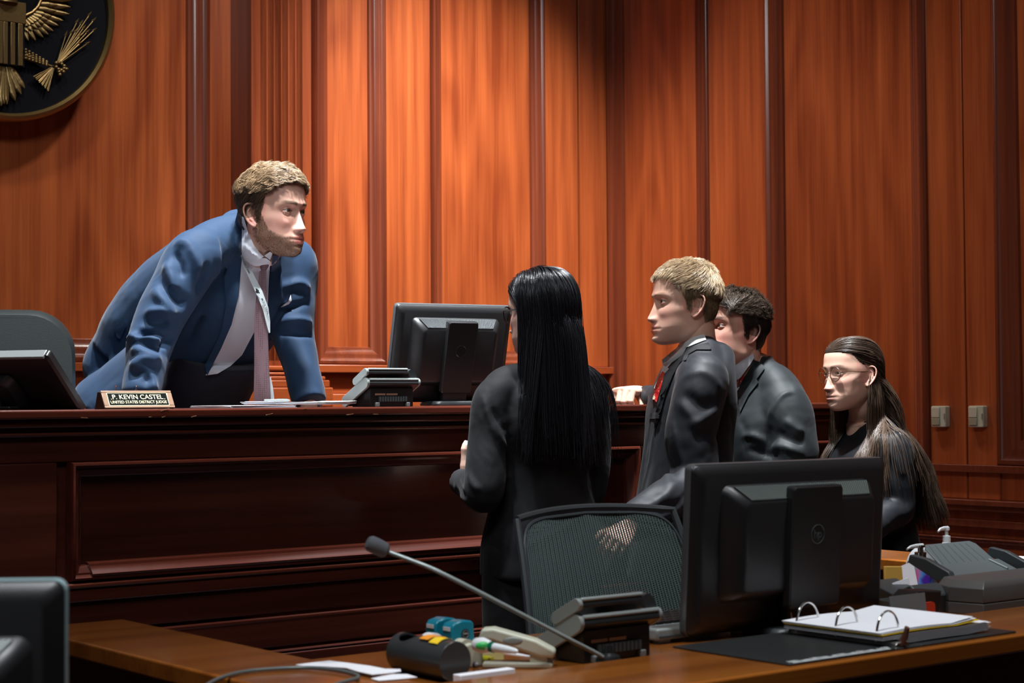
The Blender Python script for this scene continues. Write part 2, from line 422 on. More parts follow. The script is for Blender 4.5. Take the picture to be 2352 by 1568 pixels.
def wing(mb):
    tips = [(660, -60), (645, 5), (615, 70), (605, 135), (553, 195), (507, 238), (462, 288), (415, 318), (367, 342), (300, 370), (235, 372)]
    roots = [(380, -60), (360, -10), (345, 40), (325, 80), (300, 115), (280, 135), (262, 150), (245, 160), (230, 172), (216, 186), (205, 200)]
    for (a, b), (c, d) in zip(tips, roots):
        m = ((a + c * .55) / 1.55, (b + d * .55) / 1.55)
        feather(mb, Z(c, d, .002), Z(a, b, .004), .0105, .010)
    for (a, b), (c, d) in zip(tips[::1], roots):
        feather(mb, Z(c, d, .010), Z(c + (a - c) * .55, d + (b - d) * .55, .012), .0095, .010)
    for (a, b), (c, d) in zip(tips[::1], roots):
        feather(mb, Z(c, d, .018), Z(c + (a - c) * .28, d + (b - d) * .28, .020), .0085, .008)
    mb.tube([Z(370, -60, .02), Z(352, 0, .022), Z(320, 70, .022), Z(270, 120, .022), Z(205, 150, .02)], .006, 8)
both(wing, 'wing')
sh = MB(); sh.add(*(lambda poly: (poly, [tuple(range(len(poly)))]))([Z(-20, 20, .03), Z(210, 20, .03), Z(205, 60, .03), Z(210, 205, .03), Z(-20, 205, .03)]))
shield = MB()
hw = Z(205, 0).x
shield.box(-hw, hw, -.034, -.004, Z(0, 205).z, Z(0, 12).z)
shield.build('shield_chief', M_brassd, seal, bevel=.003)
sb = MB(); sb.box(-hw * .98, hw * .98, -.022, -.004, Z(0, 590).z, Z(0, 205).z)
sb.build('shield_field', M_sealb, seal)
ss = MB(); k = 0
for a, b in ((0, 42), (65, 108), (132, 178)):
    xa, xb = Z(a, 0).x, Z(b, 0).x
    ss.box(xa, xb, -.034, -.02, Z(0, 585).z, Z(0, 205).z)
    if k: ss.box(-xb, -xa, -.034, -.02, Z(0, 585).z, Z(0, 205).z)
    k += 1
ss.build('shield_stripes', M_brassd, seal, bevel=.002)
def leg(mb):
    ring = [(195, 505, 40), (240, 520, 38), (300, 545, 30), (370, 572, 17), (440, 598, 9), (475, 600, 8)]
    mb.tube([Z(a, b, .014) for a, b, r in ring], [SR * r / 1070 * .95 for a, b, r in ring], 12)
    for i in range(7):
        for j in range(4):
            a = 205 + i * 32; b = 470 + i * 16 + (j - .5) * (26 - i * 2.5); mb.ell(Z(a, b, .030 - .001 * i), (.006, .004, .005), 8, 5)
    for i, (a, b) in enumerate(((480, 575), (505, 572), (530, 585), (552, 602), (570, 630), (545, 655), (512, 680), (525, 640), (505, 655), (550, 625), (480, 612), (500, 632))):
        mb.ell(Z(a, b, .026), (.0075, .008, .007), 8, 6)
both(leg, 'leg')
hd = MB(); top = Z(0, 0).z
hd.tube([Vector((.0, -.02, top - .01)), Vector((.0, -.028, top + .05)), Vector((-.006, -.03, top + .095)), Vector((-.022, -.03, top + .125)), Vector((-.040, -.03, top + .122))], [.045, .032, .026, .024, .014], 14)
hd.tube([Vector((-.045, -.03, top + .122)), Vector((-.066, -.03, top + .118)), Vector((-.074, -.03, top + .104))], [.012, .008, .001], 10)
hd.build('eagle_head', M_brassd, seal)
ar = MB(); c0 = (490, 592)
heads = [(790, 140), (828, 190), (678, 205), (716, 215), (737, 258), (665, 290), (627, 300), (580, 318), (702, 330), (770, 295), (830, 280), (700, 398), (768, 400)]
for i, (a, b) in enumerate(heads):
    dx, dy = a - c0[0], b - c0[1]; L = math.hypot(dx, dy); ux, uy = dx / L, dy / L
    tl = 150 + 60 * ((i * 37) % 7) / 7; sp2 = (i - 6) * 12
    t0 = Z(c0[0] - ux * tl - 55 + sp2 * 1.0, c0[1] - uy * tl * .4 + 95 + abs(i) * 6, .012)
    mid = Z(c0[0] + (i - 6) * 1.5, c0[1], .016); e = Z(a, b, .014)
    ar.tube([mid, e], .0021, 6)
    d = (e - mid).normalized(); s = d.cross(Vector((0, 1, 0)))
    ar.add([e + d * .020, e + s * .0065 - d * .006, e - s * .0065 - d * .006, e + Vector((0, -.006, 0)), e + Vector((0, .004, 0))], [(0, 1, 3), (0, 3, 2), (0, 4, 1), (0, 2, 4), (1, 4, 3), (2, 3, 4)])
ar.build('arrow_shafts', M_brassd, seal)
fl = MB()
for i in range(11):
    t = i / 10; e = Z(285 + t * 130 + (8 if i % 2 else 0), 700 + t * 125, .016); mid = Z(470 - (1 - t) * 20, 610 + t * 12, .016)
    fl.tube([mid, e], .0022, 6); q = mid + (e - mid) * .55; d = (e - q)
    fl.tube([q, q + d], [.0028, .0042], 6)
fl.build('arrow_fletching', M_brassd, seal)
tf = MB()
for a, b, c, d in ((20, 600, -10, 960), (35, 600, 42, 945), (55, 600, 115, 912), (70, 600, 168, 855), (82, 600, 200, 800)):
    feather(tf, Z(a, b, .006), Z(c, d, .008), .0135, .010)
    if c > 0:
        p, q = Z(a, b, .006), Z(c, d, .008); p.x, q.x = -p.x, -q.x; feather(tf, p, q, .0135, .010)
tf.build('tail_feathers', M_brassd, seal)

# ------------------------------------------------------------------ judge's bench
bench = thing('judge_bench', 'long dark mahogany bench with raised panels and scratched front edge', 'bench', (0, 0, 0), UA)
BU0, BU1 = -1.9, 4.62
def zben(py, px=150): return Wn(px, py, NB).z
ZT = 1.380
def bpart(name, mat, segs, bevel=.003):
    mb = MB()
    for z0, z1, h, d in segs: mb.box(BU0 - h, BU1 + h, NB - h, NB + d, z0, z1)
    return mb.build(name, mat, bench, bevel=bevel)
mt = MB()
mt.box(BU0 - .05, BU1 + .05, NB - .03, NB + .29, ZT - .022, ZT)
mt.build('ledge_top', M_bencht, bench, bevel=.005, seg=3)
mt = MB(); mt.box(BU0, BU1 - 1.2, NB + .285, NB + .56, 1.285, 1.31); mt.build('desktop', M_bencht, bench, bevel=.003)
bpart('cornice', M_bencht, [(zben(982), ZT - .022, .016, .28), (zben(1003), zben(992), .006, .28)], .006)
bpart('frieze', M_bench, [(zben(1062), zben(982), -.008, .28)])
mb = MB(); mb.box(BU0, BU1, NB + .02, NB + .28, zben(1345), zben(1062)); mb.build('front_panel', M_bench, bench)
BN = lambda s, z, h: Vector((s, NB + .02 - h, z))
up0_, up1_ = toun(Wn(158, 1100, NB))[0], 3.55
mb = MB()
frame_mould(mb, BN, up0_, up1_, zben(1336), zben(1062), k=.48, hb=.0)
frame_mould(mb, BN, up0_ - 1.9, up0_ - .26, zben(1336), zben(1062), k=.48)
frame_mould(mb, BN, up1_ + .15, BU1 - .15, zben(1336), zben(1062), k=.48)
mb.build('panel_frame', M_bencht, bench)
mb = MB()       # sloping bolection along the foot of each panel catches the light
for a, b in ((up0_ + .05, up1_ - .05), (up0_ - 1.85, up0_ - .31), (up1_ + .2, BU1 - .2)):
    z0 = zben(1326); z1 = zben(1298)
    mb.prism([(NB + .02, z0), (NB - .022, z0), (NB - .024, z0 + .006), (NB - .012, z1 - .008), (NB - .004, z1 - .006), (NB - .002, z1), (NB + .008, z1 + .003), (NB + .02, z1 + .004)], a, b, 'X')
mb.build('panel_bolection', M_bencht, bench)
for a, b in ((up0_ - .26, up0_ - .03), (up1_ + .02, up1_ + .14), (BU1 - .15, BU1)): MB().box(a, b, NB - .002, NB + .1, zben(1345), zben(1062)).build('stile', M_bench, bench, bevel=.003)
z0 = zben(1340)
bpart('base_cap', M_bencht, [(z0 - .012, z0, .022, .28), (z0 - .045, z0 - .012, .016, .28)], .004)
bpart('base_panel', M_bench, [(z0 - .115, z0 - .045, .006, .28), (z0 - .20, z0 - .13, .010, .28), (z0 - .30, z0 - .215, .018, .28), (0, z0 - .31, .030, .28)], .004)
bpart('base_moulding', M_bencht, [(z0 - .135, z0 - .122, .011, .28), (z0 - .215, z0 - .206, .016, .28), (z0 - .325, z0 - .31, .025, .28), (0, .12, .07, .28)], .005)

# scratches along the front edge are pale chips in the lacquer
M_chip = plain('bare wood chip', (.30, .14, .07), .7)
mb = MB()
for i in range(34):
    u_ = random.uniform(-1.0, 1.6) if i < 24 else random.uniform(1.6, 3.2); z_ = ZT - .022 + random.choice([.0008, .001, .004, .018]); l = random.uniform(.003, .014); t = random.uniform(-.4, .1)
    mb.box(-l, l, -.0005, .0005, -.0006, .0006, M=Matrix.Translation((u_, NB - .0302, z_ + .002)) @ Matrix.Rotation(t, 4, 'Y'))
mb.build('edge_scratches', M_chip, bench)['kind'] = 'stuff'
# ------------------------------------------------------------------ clerk's desk
ZL = 1.0; ZD = .985
desk = thing('clerk_desk', 'orange-brown glossy wooden clerk desk with raised ledge around it, in the foreground', 'desk', (0, 0, 0), UA)
mb = MB()
mb.prism([(1.25, 1.765), (3.60, 1.765), (3.60, 3.0), (3.40, 3.0), (3.40, 2.0), (1.44, 2.0), (1.44, 2.96), (1.25, 2.96)], ZL - .03, ZL, 'Z')
mb.build('ledge_top', M_desk, desk, bevel=.004, seg=3)
MB().box(1.44, 3.40, 2.0, 2.395, ZD - .025, ZD).build('desktop', M_desk, desk, bevel=.002)
mb = MB()
mb.prism([(1.28, 1.80), (3.57, 1.80), (3.57, 2.97), (3.43, 2.97), (3.43, 1.96), (1.41, 1.96), (1.41, 2.93), (1.28, 2.93)], 0, ZL - .03, 'Z')
mb.build('desk_front', M_deskd, desk)
for x in (1.46, 3.33): MB().box(x, x + .05, 2.30, 2.37, 0, ZD - .025).build('leg', M_deskd, desk)

def place(px, py, n): return toun(Wn(px, py, n))
# ------------------------------------------------------------------ monitors
def monitor(t, w, h, z0, tilt, hous=.76, colw=.26, basez=0., logo=True, light=M_vent, stand=True, rim=None, lm=M_dkgrey, hcz=.53):
    M = Matrix.Translation((0, 0, z0)) @ Matrix.Rotation(tilt, 4, 'X')
    def ring(ww, hh, r, y, cz): return [M @ Vector((x, y, cz + z)) for x, z in rrect(ww, hh, r)]
    mb = MB(); c = h / 2
    mb.loft([ring(w, h, .010, .020, c), ring(w, h, .012, .004, c), ring(w - .004, h - .004, .012, .0, c), ring(w - .035, h - .035, .012, -.010, c)])
    mb.build('shell', M_black, t)
    mb = MB(); mb.loft([ring(w + .001, h + .001, .011, .0195, c), ring(w + .003, h + .003, .012, .016, c), ring(w + .003, h + .003, .012, .006, c), ring(w + .001, h + .001, .012, .0035, c)], cap=False); mb.build('bezel_reflection', rim or M_rimshine, t)  # strip whose colour carries the reflection along the black edge
    mb = MB(); mb.loft([ring(w - .024, h - .030, .003, .0195, c + .002), ring(w - .024, h - .030, .003, .0212, c + .002)]); mb.build('screen', M_blacks, t)
    hw, hz = w * hous, h * .70; hc = h * hcz
    mb = MB(); mb.loft([ring(hw, hz, .016, -.009, hc), ring(hw - .006, hz - .006, .016, -.020, hc), ring(hw - .045, hz - .045, .014, -.046, hc - .004), ring(hw - .055, hz - .055, .012, -.048, hc - .004)])
    hs = mb.build('housing', M_black, t)
    mb = MB(); nv = 64; top = hc + hz / 2
    for i in range(nv):
        x = -hw / 2 + .02 + (hw - .04) * i / (nv - 1); ww = (hw - .04) / nv * .3
        x2 = x * (hw - .06) / (hw - .02)
        vs = [M @ Vector(v) for v in ((x - ww, -.021, top - .003), (x + ww, -.021, top - .003), (x2 + ww, -.045, top - .024), (x2 - ww, -.045, top - .024), (x - ww, -.018, top - .006), (x + ww, -.018, top - .006), (x2 + ww, -.042, top - .028), (x2 - ww, -.042, top - .028))]
        vs = [v + M.to_3x3() @ Vector((0, -.0016, .0016)) for v in vs[:4]] + vs[4:]
        mb.add(vs, [(0, 1, 2, 3), (7, 6, 5, 4), (0, 4, 5, 1), (1, 5, 6, 2), (2, 6, 7, 3), (3, 7, 4, 0)])
    mb.build('vent_grille', light, hs)
    if not stand: return M
    cw = w * colw; ct = top - .002; cb = h * .14
    mb = MB(); mb.loft([ring(cw, ct - cb, .006, -.044, (ct + cb) / 2), ring(cw, ct - cb, .008, -.058, (ct + cb) / 2), ring(cw - .006, ct - cb - .006, .007, -.061, (ct + cb) / 2)])
    cv = mb.build('column_cover', M_black, t)
    if logo:
        mb = MB(); q = 40; lc = Vector((0, 0, ct - .085 if h > .27 else ct - .06)); R = .0165
        mb.tube([M @ (lc + Vector((R * math.cos(2 * PI * k / q), -.0615, R * math.sin(2 * PI * k / q)))) for k in range(q + 1)], .0007, 5)
        mb.build('logo_ring', lm, cv)
        TM = M @ Matrix.Translation(lc + Vector((0, -.0613, 0))) @ Matrix.Rotation(PI / 2, 4, 'X') @ Matrix.Shear('XY', 4, (.25, 0)) if False else M @ Matrix.Translation(lc + Vector((0, -.0613, 0))) @ Matrix.Rotation(PI / 2, 4, 'X')
        textmesh('logo_letters', 'hp', .022, lm, cv, TM, .0006)
    a = M @ Vector((0, -.05, cb + .03)); bse = Vector((0, a.y + .005, basez + .012))
    mb = MB(); mb.loft([[Vector((x * s_, y0 + yy, z)) for x, yy in rrect(cw * .8, .022, .005)] for s_, y0, z in ((.9, a.y + .012, a.z), (1, (a.y + bse.y) / 2 + .012, (a.z + bse.z) / 2), (1.0, bse.y + .012, bse.z))])
    mb.build('neck', M_black, t)
    mb = MB(); bw, bd = w * .36, .12
    mb.loft([[Vector((x, y + bse.y + .045, z)) for x, y in rrect(bw * k, bd * k, .02)] for z, k in ((basez + .001, .98), (basez + .006, 1), (basez + .012, .97), (basez + .014, .93))])
    mb.build('base', M_dkgrey, t)
    return M

# clerk's monitor
p = Wn(1592, 1069, 2.115); tau = math.radians(3.5); w, h = .50, .29
u0, n0, ztop_ = toun(p)
zb0 = ztop_ - h * math.cos(tau)
t = thing('computer_monitor', 'large black monitor seen from behind, standing on the clerk desk', 'monitor', un(u0 + w / 2, n0 + h * math.sin(tau), ZD), UA, 'monitors')
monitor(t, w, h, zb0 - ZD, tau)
# bench monitor
a30 = math.radians(30); tau = math.radians(14); w, h = .375, .285
p = Wn(912, 698, NB + .17); d_ = Vector((math.cos(a30), math.sin(a30), 0)); nn = Vector((-math.sin(a30), math.cos(a30), 0))
c = p + d_ * w / 2; z0 = c.z - h * math.cos(tau) - ZT
c = c + nn * (h * math.sin(tau)); c.z = ZT
t = thing('computer_monitor', 'black monitor seen from behind, leaning back on the bench beside the desk phone', 'monitor', c, a30, 'monitors')
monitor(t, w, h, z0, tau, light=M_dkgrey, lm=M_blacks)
# small low monitor at the left end of the bench
rz = math.radians(-22); tau = math.radians(46); w, h = .36, .20
p = W(112, 812, 4.16); d_ = Vector((math.cos(rz), math.sin(rz), 0)); nn = Vector((-math.sin(rz), math.cos(rz), 0))
c = p - d_ * w / 2; z0 = c.z - h * math.cos(tau) - ZT; c = c + nn * (h * math.sin(tau)); c.z = ZT
t = thing('touch_screen', 'low black screen leaning far back at the left end of the bench', 'screen', c, rz)
M = Matrix.Translation((0, 0, z0)) @ Matrix.Rotation(tau, 4, 'X')
mb = MB(); mb.loft([[M @ Vector((x, y, h / 2 + z)) for x, z in rrect(w * k, h * k2, .01)] for y, k, k2 in ((.012, 1, 1), (-.004, 1, 1), (-.010, .97, .95))]); mb.build('shell', M_blacks, t)
mb = MB(); mb.loft([[M @ Vector((x - .05, y, h * .42 + z)) for x, z in rrect(w * .55 * k, h * .6 * k, .02)] for y, k in ((-.008, 1), (-.016, 1), (-.034, .85), (-.036, .8))]); mb.build('housing', M_black, t)
MB().box(-w / 2 + .006, w / 2 - .01, -.0125, .0125, h - .006, h + .002, M=M).build('top_edge', M_grey, t, bevel=.002)  # grey strip paints in the light along the black shell's top
q = M @ Vector((-.05, -.03, h * .4))
mb = MB(); mb.box(-.09, -.01, q.y - .004, q.y + .010, .004, q.z + .006); mb.box(-.13, .03, q.y - .02, q.y + .12, .0, .008); mb.build('easel_stand', M_black, t, bevel=.003)

# near monitor at the lower left corner, on a counsel table
dn = 1.75; p = W(141, 1336, dn); w, h = .44, .30
tb = thing('counsel_table', 'dark wooden table below the near monitor at the left edge', 'table', (p.x - .35, p.y + .05, 0), math.radians(6))
MB().box(-.6, .5, -.3, .22, .74, .77).build('table_top', M_deskd, tb, bevel=.004)
for x in (-.55, .44):
    for y in (-.26, .16): MB().box(x, x + .06, y, y + .06, 0, .74).build('leg', M_deskd, tb)
t = thing('computer_monitor', 'out-of-focus black monitor with teal-lit top edge at the lower left corner', 'monitor', (p.x - w / 2, p.y, .77), math.radians(3), 'monitors')
monitor(t, w, h, p.z - h - .77, 0., hous=.87, hcz=.47, logo=False, light=M_silver, rim=plain('teal rim reflection', (.26, .38, .40), .3))  # teal rim and silver vent paint in light caught from above

# ------------------------------------------------------------------ desk phones
def phone(lab, loc):
    t = thing('desk_phone', lab, 'phone', loc, UA, 'desk phones')
    hx = .083; lo, hi = Vector((0, .118, .006)), Vector((0, 0, .066))
    d = (hi - lo); L = d.length; dd = d.normalized(); nn = Vector((0, dd.z, -dd.y))
    if nn.z < 0: nn = -nn
    def sl(x0, x1, a, b, t0, t1, base=lo):
        vs = [base + dd * y + nn * z + Vector((x, 0, 0)) for z in (t0, t1) for y in (a, b) for x in (x0, x1)]
        return MB().add(vs, [(0, 2, 3, 1), (4, 5, 7, 6), (0, 1, 5, 4), (2, 6, 7, 3), (0, 4, 6, 2), (1, 3, 7, 5)])
    sl(-hx, hx, 0, L, -.006, .012).build('body', M_blacks, t, bevel=.004, seg=3)
    sl(-hx + .002, hx + .001, L - .005, L + .003, .005, .0125).build('top_edge', M_silver, t, bevel=.0025, seg=3)
    # silver side plates, rounded ends
    def plate(x0, x1, base, a, b, r, mat=M_silver, name='side_plate'):
        pts = []
        for k in range(9): an = -PI / 2 + PI * k / 8; pts.append((b - r + r * math.cos(an), r * math.sin(an)))
        for k in range(9): an = PI / 2 + PI * k / 8; pts.append((a + r + r * math.cos(an), r * math.sin(an)))
        vs = [base + dd * y + nn * z + Vector((x, 0, 0)) for x in (x0, x1) for y, z in pts]; n = len(pts)
        m = MB(); m.add(vs, [tuple(range(n)), tuple(range(2 * n - 1, n - 1, -1))] + [(i, i + n, (i + 1) % n + n, (i + 1) % n) for i in range(n)])
        m.build(name, mat, t, bevel=.001)
    plate(-hx - .006, -hx + .002, lo + nn * .004, -.004, L + .004, .015)
    plate(hx - .002, hx + .004, lo + nn * .004, .01, L + .003, .011)
    b2 = Vector((0, .062, .064))
    q = sl(-hx - .002, .047, 0, .068, -.005, .010, b2); q.build('display', M_blacks, t, bevel=.003, seg=3)
    sl(-hx, .048, .063, .071, .004, .0105, b2).build('display_edge', M_silver, t, bevel=.0025, seg=3)
    plate(-hx - .008, -hx, b2 + nn * .002, -.004, .072, .010, M_silver, 'display_plate')
    # handset lying along the far side
    m = MB(); path = bz([lo + dd * y + nn * z + Vector((.066, 0, 0)) for y, z in ((.01, .020), (.03, .034), (.07, .040), (.11, .036), (.135, .022))], 16)
    m.tube(path, [(.011, .017)] * len(path), 12); m.build('handset', M_dkgrey, t)
    # sockets and stand under the body
    m = MB(); m.prism([(.012, .052), (.012, .0), (.03, .0), (.10, .0), (.10, .012), (.03, .048)], -hx + .012, hx - .012, 'X'); m.build('foot_stand', M_black, t, bevel=.002)
    m = MB()
    for k in range(11): m.box(-.045 + k * .0085, -.040 + k * .0085, .004, .0125, .014, .028)
    m.build('socket_row', M_dkgrey, t)
    MB().box(-.055, -.022, .0105, .013, .031, .036).build('port_label', M_copper, t); MB().box(-.018, .018, .0105, .013, .031, .036).build('port_label', M_copper, t)
    for s in (-1, 1): MB().box(s * .05 - .006, s * .05 + .006, .004, .020, 0, .012).build('rubber_foot', M_grey, t, bevel=.002)
    return t
u_, n_, z_ = place(847, 885, NB + .03); phone('dark grey desk phone on the bench ledge beside the leaning monitor', un(u_ + .083, NB + .03, ZT))
u_, n_, z_ = place(1338, 1440, 2.06); phone('dark grey desk phone on the clerk desk behind the microphone stem', un(u_ + .083, 2.06, ZD))

# ------------------------------------------------------------------ nameplate
u_, n_, z_ = place(240, 934, NB + .03); u1_ = place(401, 934, NB + .03)[0]
t = thing('nameplate', 'wooden wedge nameplate with black engraved plate on the bench edge', 'nameplate', un((u_ + u1_) / 2, NB + .03, ZT), UA)
hw = (u1_ - u_) / 2; hh = .042; ln = .026
MB().prism([(0, .003), (.003, 0.0), (.055, 0.0), (ln + .014, hh), (ln, hh)], -hw, hw, 'X').build('wedge', plain('dark walnut', (.035, .012, .008), .4), t, bevel=.001)
sl = math.atan2(ln, hh); PM = Matrix.Translation((0, -.0005, .001)) @ Matrix.Rotation(-sl, 4, 'X'); fh = math.hypot(ln, hh)
mb = MB()
for a in ((-hw, hw, fh * 0, fh * .13), (-hw, hw, fh * .87, fh), (-hw, -hw * .86, fh * .13, fh * .87), (hw * .86, hw, fh * .13, fh * .87)):
    mb.box(a[0], a[1], -.0045, 0, a[2], a[3], M=PM)
fr = mb.build('frame', M_ppframe, t, bevel=.0012)
plt = MB().box(-hw * .84, hw * .84, -.0035, 0, fh * .15, fh * .85, M=PM).build('plate', M_blackpl, t)
mb = MB()
for x0, x1, a, b in ((-hw * .86, hw * .86, fh * .13, fh * .15), (-hw * .86, hw * .86, fh * .85, fh * .87), (-hw * .86, -hw * .845, fh * .13, fh * .87), (hw * .845, hw * .86, fh * .13, fh * .87)): mb.box(x0, x1, -.004, 0, a, b, M=PM)
mb.build('gilt_line', M_gold, plt)
TM = PM @ Matrix.Translation((0, -.0036, fh * .62)) @ Matrix.Rotation(PI / 2, 4, 'X')
textmesh('lettering', 'P. KEVIN CASTEL', .0185, M_gold, plt, TM, .0003, sx=.98)
TM = PM @ Matrix.Translation((0, -.0036, fh * .33)) @ Matrix.Rotation(PI / 2, 4, 'X')
textmesh('lettering', 'UNITED STATES DISTRICT JUDGE', .0112, M_gold, plt, TM, .0003, sx=.90)
for s in (-1, 1):
    mb = MB(); mb.ell(PM @ Vector((s * hw * .76, -.004, fh * .5)), (.0014, .0014, .0014)); mb.build('screw', M_gold, plt)
for x in (-.048, .006):
    mb = MB(); mb.lathe([(.001, 0), (.0028, 0), (.0028, .006), (.0012, .007), (.0012, .011), (.0028, .0125), (.0016, .0155), (.0005, .016)], 10, M=Matrix.Translation((x, ln + .007, hh))); mb.build('acrylic_pin', M_glass, t)

# ------------------------------------------------------------------ papers on the bench
def sheets(name, lab, cat, loc, rz, w, d, cnt, mat=M_white, grp=None, th=.0012, jit=.006, curl=0.):
    t = thing(name, lab, cat, loc, rz, grp) if cnt > 1 else None
    for i in range(cnt):
        jx, jy, jr = (random.uniform(-jit, jit), random.uniform(-jit, jit), random.uniform(-.05, .05)) if cnt > 1 else (0, 0, 0)
        mb = MB(); nx = 10; rows = []
        M = Matrix.Translation((jx, jy, 0)) @ Matrix.Rotation(jr, 4, 'Z')
        top = []; bot = []
        for k in range(nx + 1):
            x = -w / 2 + w * k / nx; zz = i * th + curl * (abs(x) / (w / 2)) ** 3 * (.6 + .4 * math.sin(i * 1.7))
            top.append([M @ Vector((x, y, zz + th * .85)) for y in (-d / 2, d / 2)]); bot.append([M @ Vector((x, y, zz)) for y in (-d / 2, d / 2)])
        mb.loft([[a[0], a[1], b[1], b[0]] for a, b in zip(top, bot)])
        o = mb.build('sheet' if t else name, mat, t, smooth=False)
        if not t: o.location = loc; o.rotation_euler = (0, 0, rz); tag(o, lab, cat, grp)
    return t
def centre(pxa, pxb, py, n):
    a = place(pxa, py, n)[0]; b = place(pxb, py, n)[0]; return (a + b) / 2, b - a
c_, w_ = centre(506, 655, 930, NB + .05); sheets('paper_stack', 'thin pile of loose papers on the bench, left of the thicker pile', 'papers', un(c_, NB + .10, ZT + .0005), UA + .03, w_, .20, 5, grp='papers on the bench')
c_, w_ = centre(600, 786, 930, NB + .05); sheets('paper_stack', 'thicker curling pile of white papers under the man in blue', 'papers', un(c_ + .02, NB + .10, ZT + .007), UA - .02, w_ * .98, .17, 6, grp='papers on the bench', curl=.003)
c_, w_ = centre(598, 655, 926, NB + .08)
mb = MB(); mb.tube([(-.035, 0, .004), (.02, 0, .004), (.034, 0, .004), (.038, 0, .004)], [.0032, .0035, .0028, .0008], 10); mb.box(.0, .03, -.001, .001, .007, .0085)
o = mb.build('pen', M_silver); o.location = un(c_, NB + .06, ZT + .0150); o.rotation_euler = (0, 0, UA - .1); tag(o, 'small silver pen on the papers on the bench', 'pen')

# ------------------------------------------------------------------ judge's leather chair
cu, cn, cz = place(-72, 800, NB + 1.02)
t = thing('judge_chair', 'black leather high-backed chair behind the bench at the left edge', 'chair', un(cu + .0, NB + 1.02, ZP), UA - .35)
def cushion(name, x, y0, y1, z0, z1, tilt=0., puff=.02):
    mb = MB(); rings = []
    for k in range(9):
        s = -1 + 2 * k / 8; e = (1 - abs(s) ** 4) ** .5; rr = []
        for a, b in rrect(2 * x * (1 - .04 * (1 - e)), (z1 - z0) * (1 - .05 * (1 - e)), min(x, (z1 - z0) / 2) * .42, 8):
            yy = (y0 + y1) / 2 + s * (y1 - y0) / 2; q = Vector((a, yy + (puff * (1 - (a / x) ** 2) * (s if s < 0 else 0)), (z0 + z1) / 2 + b))
            q.y += (q.z - z0) * tilt; rr.append(q)
        rings.append(rr)
    mb.loft(rings); return mb.build(name, M_leather, t)
tz = place(60, 712, NB + 1.02)[2] - ZP
cushion('backrest', .30, -.07, .07, tz - .72, tz, .10)
mb = MB(); mb.loft([[Vector((x, y - .33, z)) for x, y in rrect(.54, .52, .1)] for z in (.42, .44, .50, .53)]); mb.build('seat', M_leather, t, bevel=.02, seg=3)
for s in (-1, 1):
    mb = MB(); mb.tube(bz([(s * .30, .02, .60), (s * .33, -.10, .70), (s * .33, -.30, .71), (s * .30, -.40, .62), (s * .25, -.38, .47)], 20), (.026), 10); mb.build('armrest', M_leather, t)
mb = MB(); mb.lathe([(.03, .06), (.03, .42)], 16, M=Matrix.Translation((0, -.3, 0))); mb.build('gas_column', M_blacks, t)
for k in range(5):
    a = 2 * PI * k / 5; mb = MB(); mb.tube([(0, -.3, .10), (.28 * math.cos(a), -.3 + .28 * math.sin(a), .065)], [.03, .018], 8); f = mb.build('base_leg', M_blacks, t)
    mb = MB(); mb.lathe([(.001, -.012), (.025, -.012), (.025, .012), (.001, .012)], 14, axis='X', M=Matrix.Translation((.28 * math.cos(a), -.3 + .28 * math.sin(a), .025)) @ Matrix.Rotation(a, 4, 'Z')); mb.build('caster', M_blacks, f)

# ------------------------------------------------------------------ mesh office chair
NCH = 2.72
ua_, _, za_ = place(1154, 1186, NCH); ub_, _, zb_ = place(1512, 1172, NCH)
t = thing('office_chair', 'black mesh-backed office chair standing empty behind the clerk desk', 'chair', un((ua_ + ub_) / 2, NCH - .12, 0), UA)
ctop = (za_ + zb_) / 2; hb = .46; W0, W1 = (ub_ - ua_) / 2, (ub_ - ua_) / 2 + .035
def cp(s, v, off=0.):      # s across -1..1, v down 0..1
    hwid = W0 + (W1 - W0) * min(v * 1.6, 1) - .05 * max(v - .7, 0)
    z = ctop - hb * v + .012 * (1 - s * s) * (1 - v)
    y = .12 - .11 * v + .02 * math.sin(v * PI) * -1 - .045 * s * s + off
    return Vector((s * hwid, y, z))
mb = MB(); per = []
K = 18
for k in range(K): per.append(cp(-1 + 2 * k / K, 0))
for k in range(K): per.append(cp(1, k / K))
for k in range(K): per.append(cp(1 - 2 * k / K, 1))
for k in range(K + 1): per.append(cp(-1, 1 - k / K))
mb.tube(per, [(.0075, .008)] * len(per), 8); mb.build('back_frame', M_dkgrey, t)
mb = MB(); ins = []
def ci(s, v): return cp(s * .962, .022 + v * .95, -.004)
R2 = []
for a in range(64):
    an = 2 * PI * a / 64; c_, s_ = math.cos(an), math.sin(an); e = 2 / 9
    R2.append(ci(math.copysign(abs(c_) ** e, c_), .5 - .5 * math.copysign(abs(s_) ** e, s_)))
mb.tube(R2 + [R2[0]], .0035, 6); mb.build('mesh_rim', M_dkgrey, t)
M_mesh = plain('mesh weave', (.085, .115, .108), .4, metal=.1)
mb = MB(); NVX = 66
for i in range(NVX):
    s = -1 + 2 * (i + .5) / NVX; lim = .5 * (1 - abs(s) ** 9) ** (1 / 9)
    pts = [ci(s, .5 - lim + 2 * lim * k / 26) for k in range(27)]
    mb.tube(pts, [(.0010, .0021)] * 27, 4, cap=False)
mb.build('mesh_weave', M_mesh, t, smooth=False)
mb = MB()
for j in range(110):
    v = (j + .5) / 110; s_lim = (1 - abs(2 * v - 1) ** 9) ** (1 / 9)
    pts = [ci(-s_lim + 2 * s_lim * k / 132, v) + Vector((0, (.0014 if k % 2 else -.0014), .0012 * ((-1) ** (k // 2)))) for k in range(133)] if j % 1 == 0 else None
    mb.tube(pts, .0009, 3, cap=False)
mb.build('mesh_weave', M_mesh, t, smooth=False)
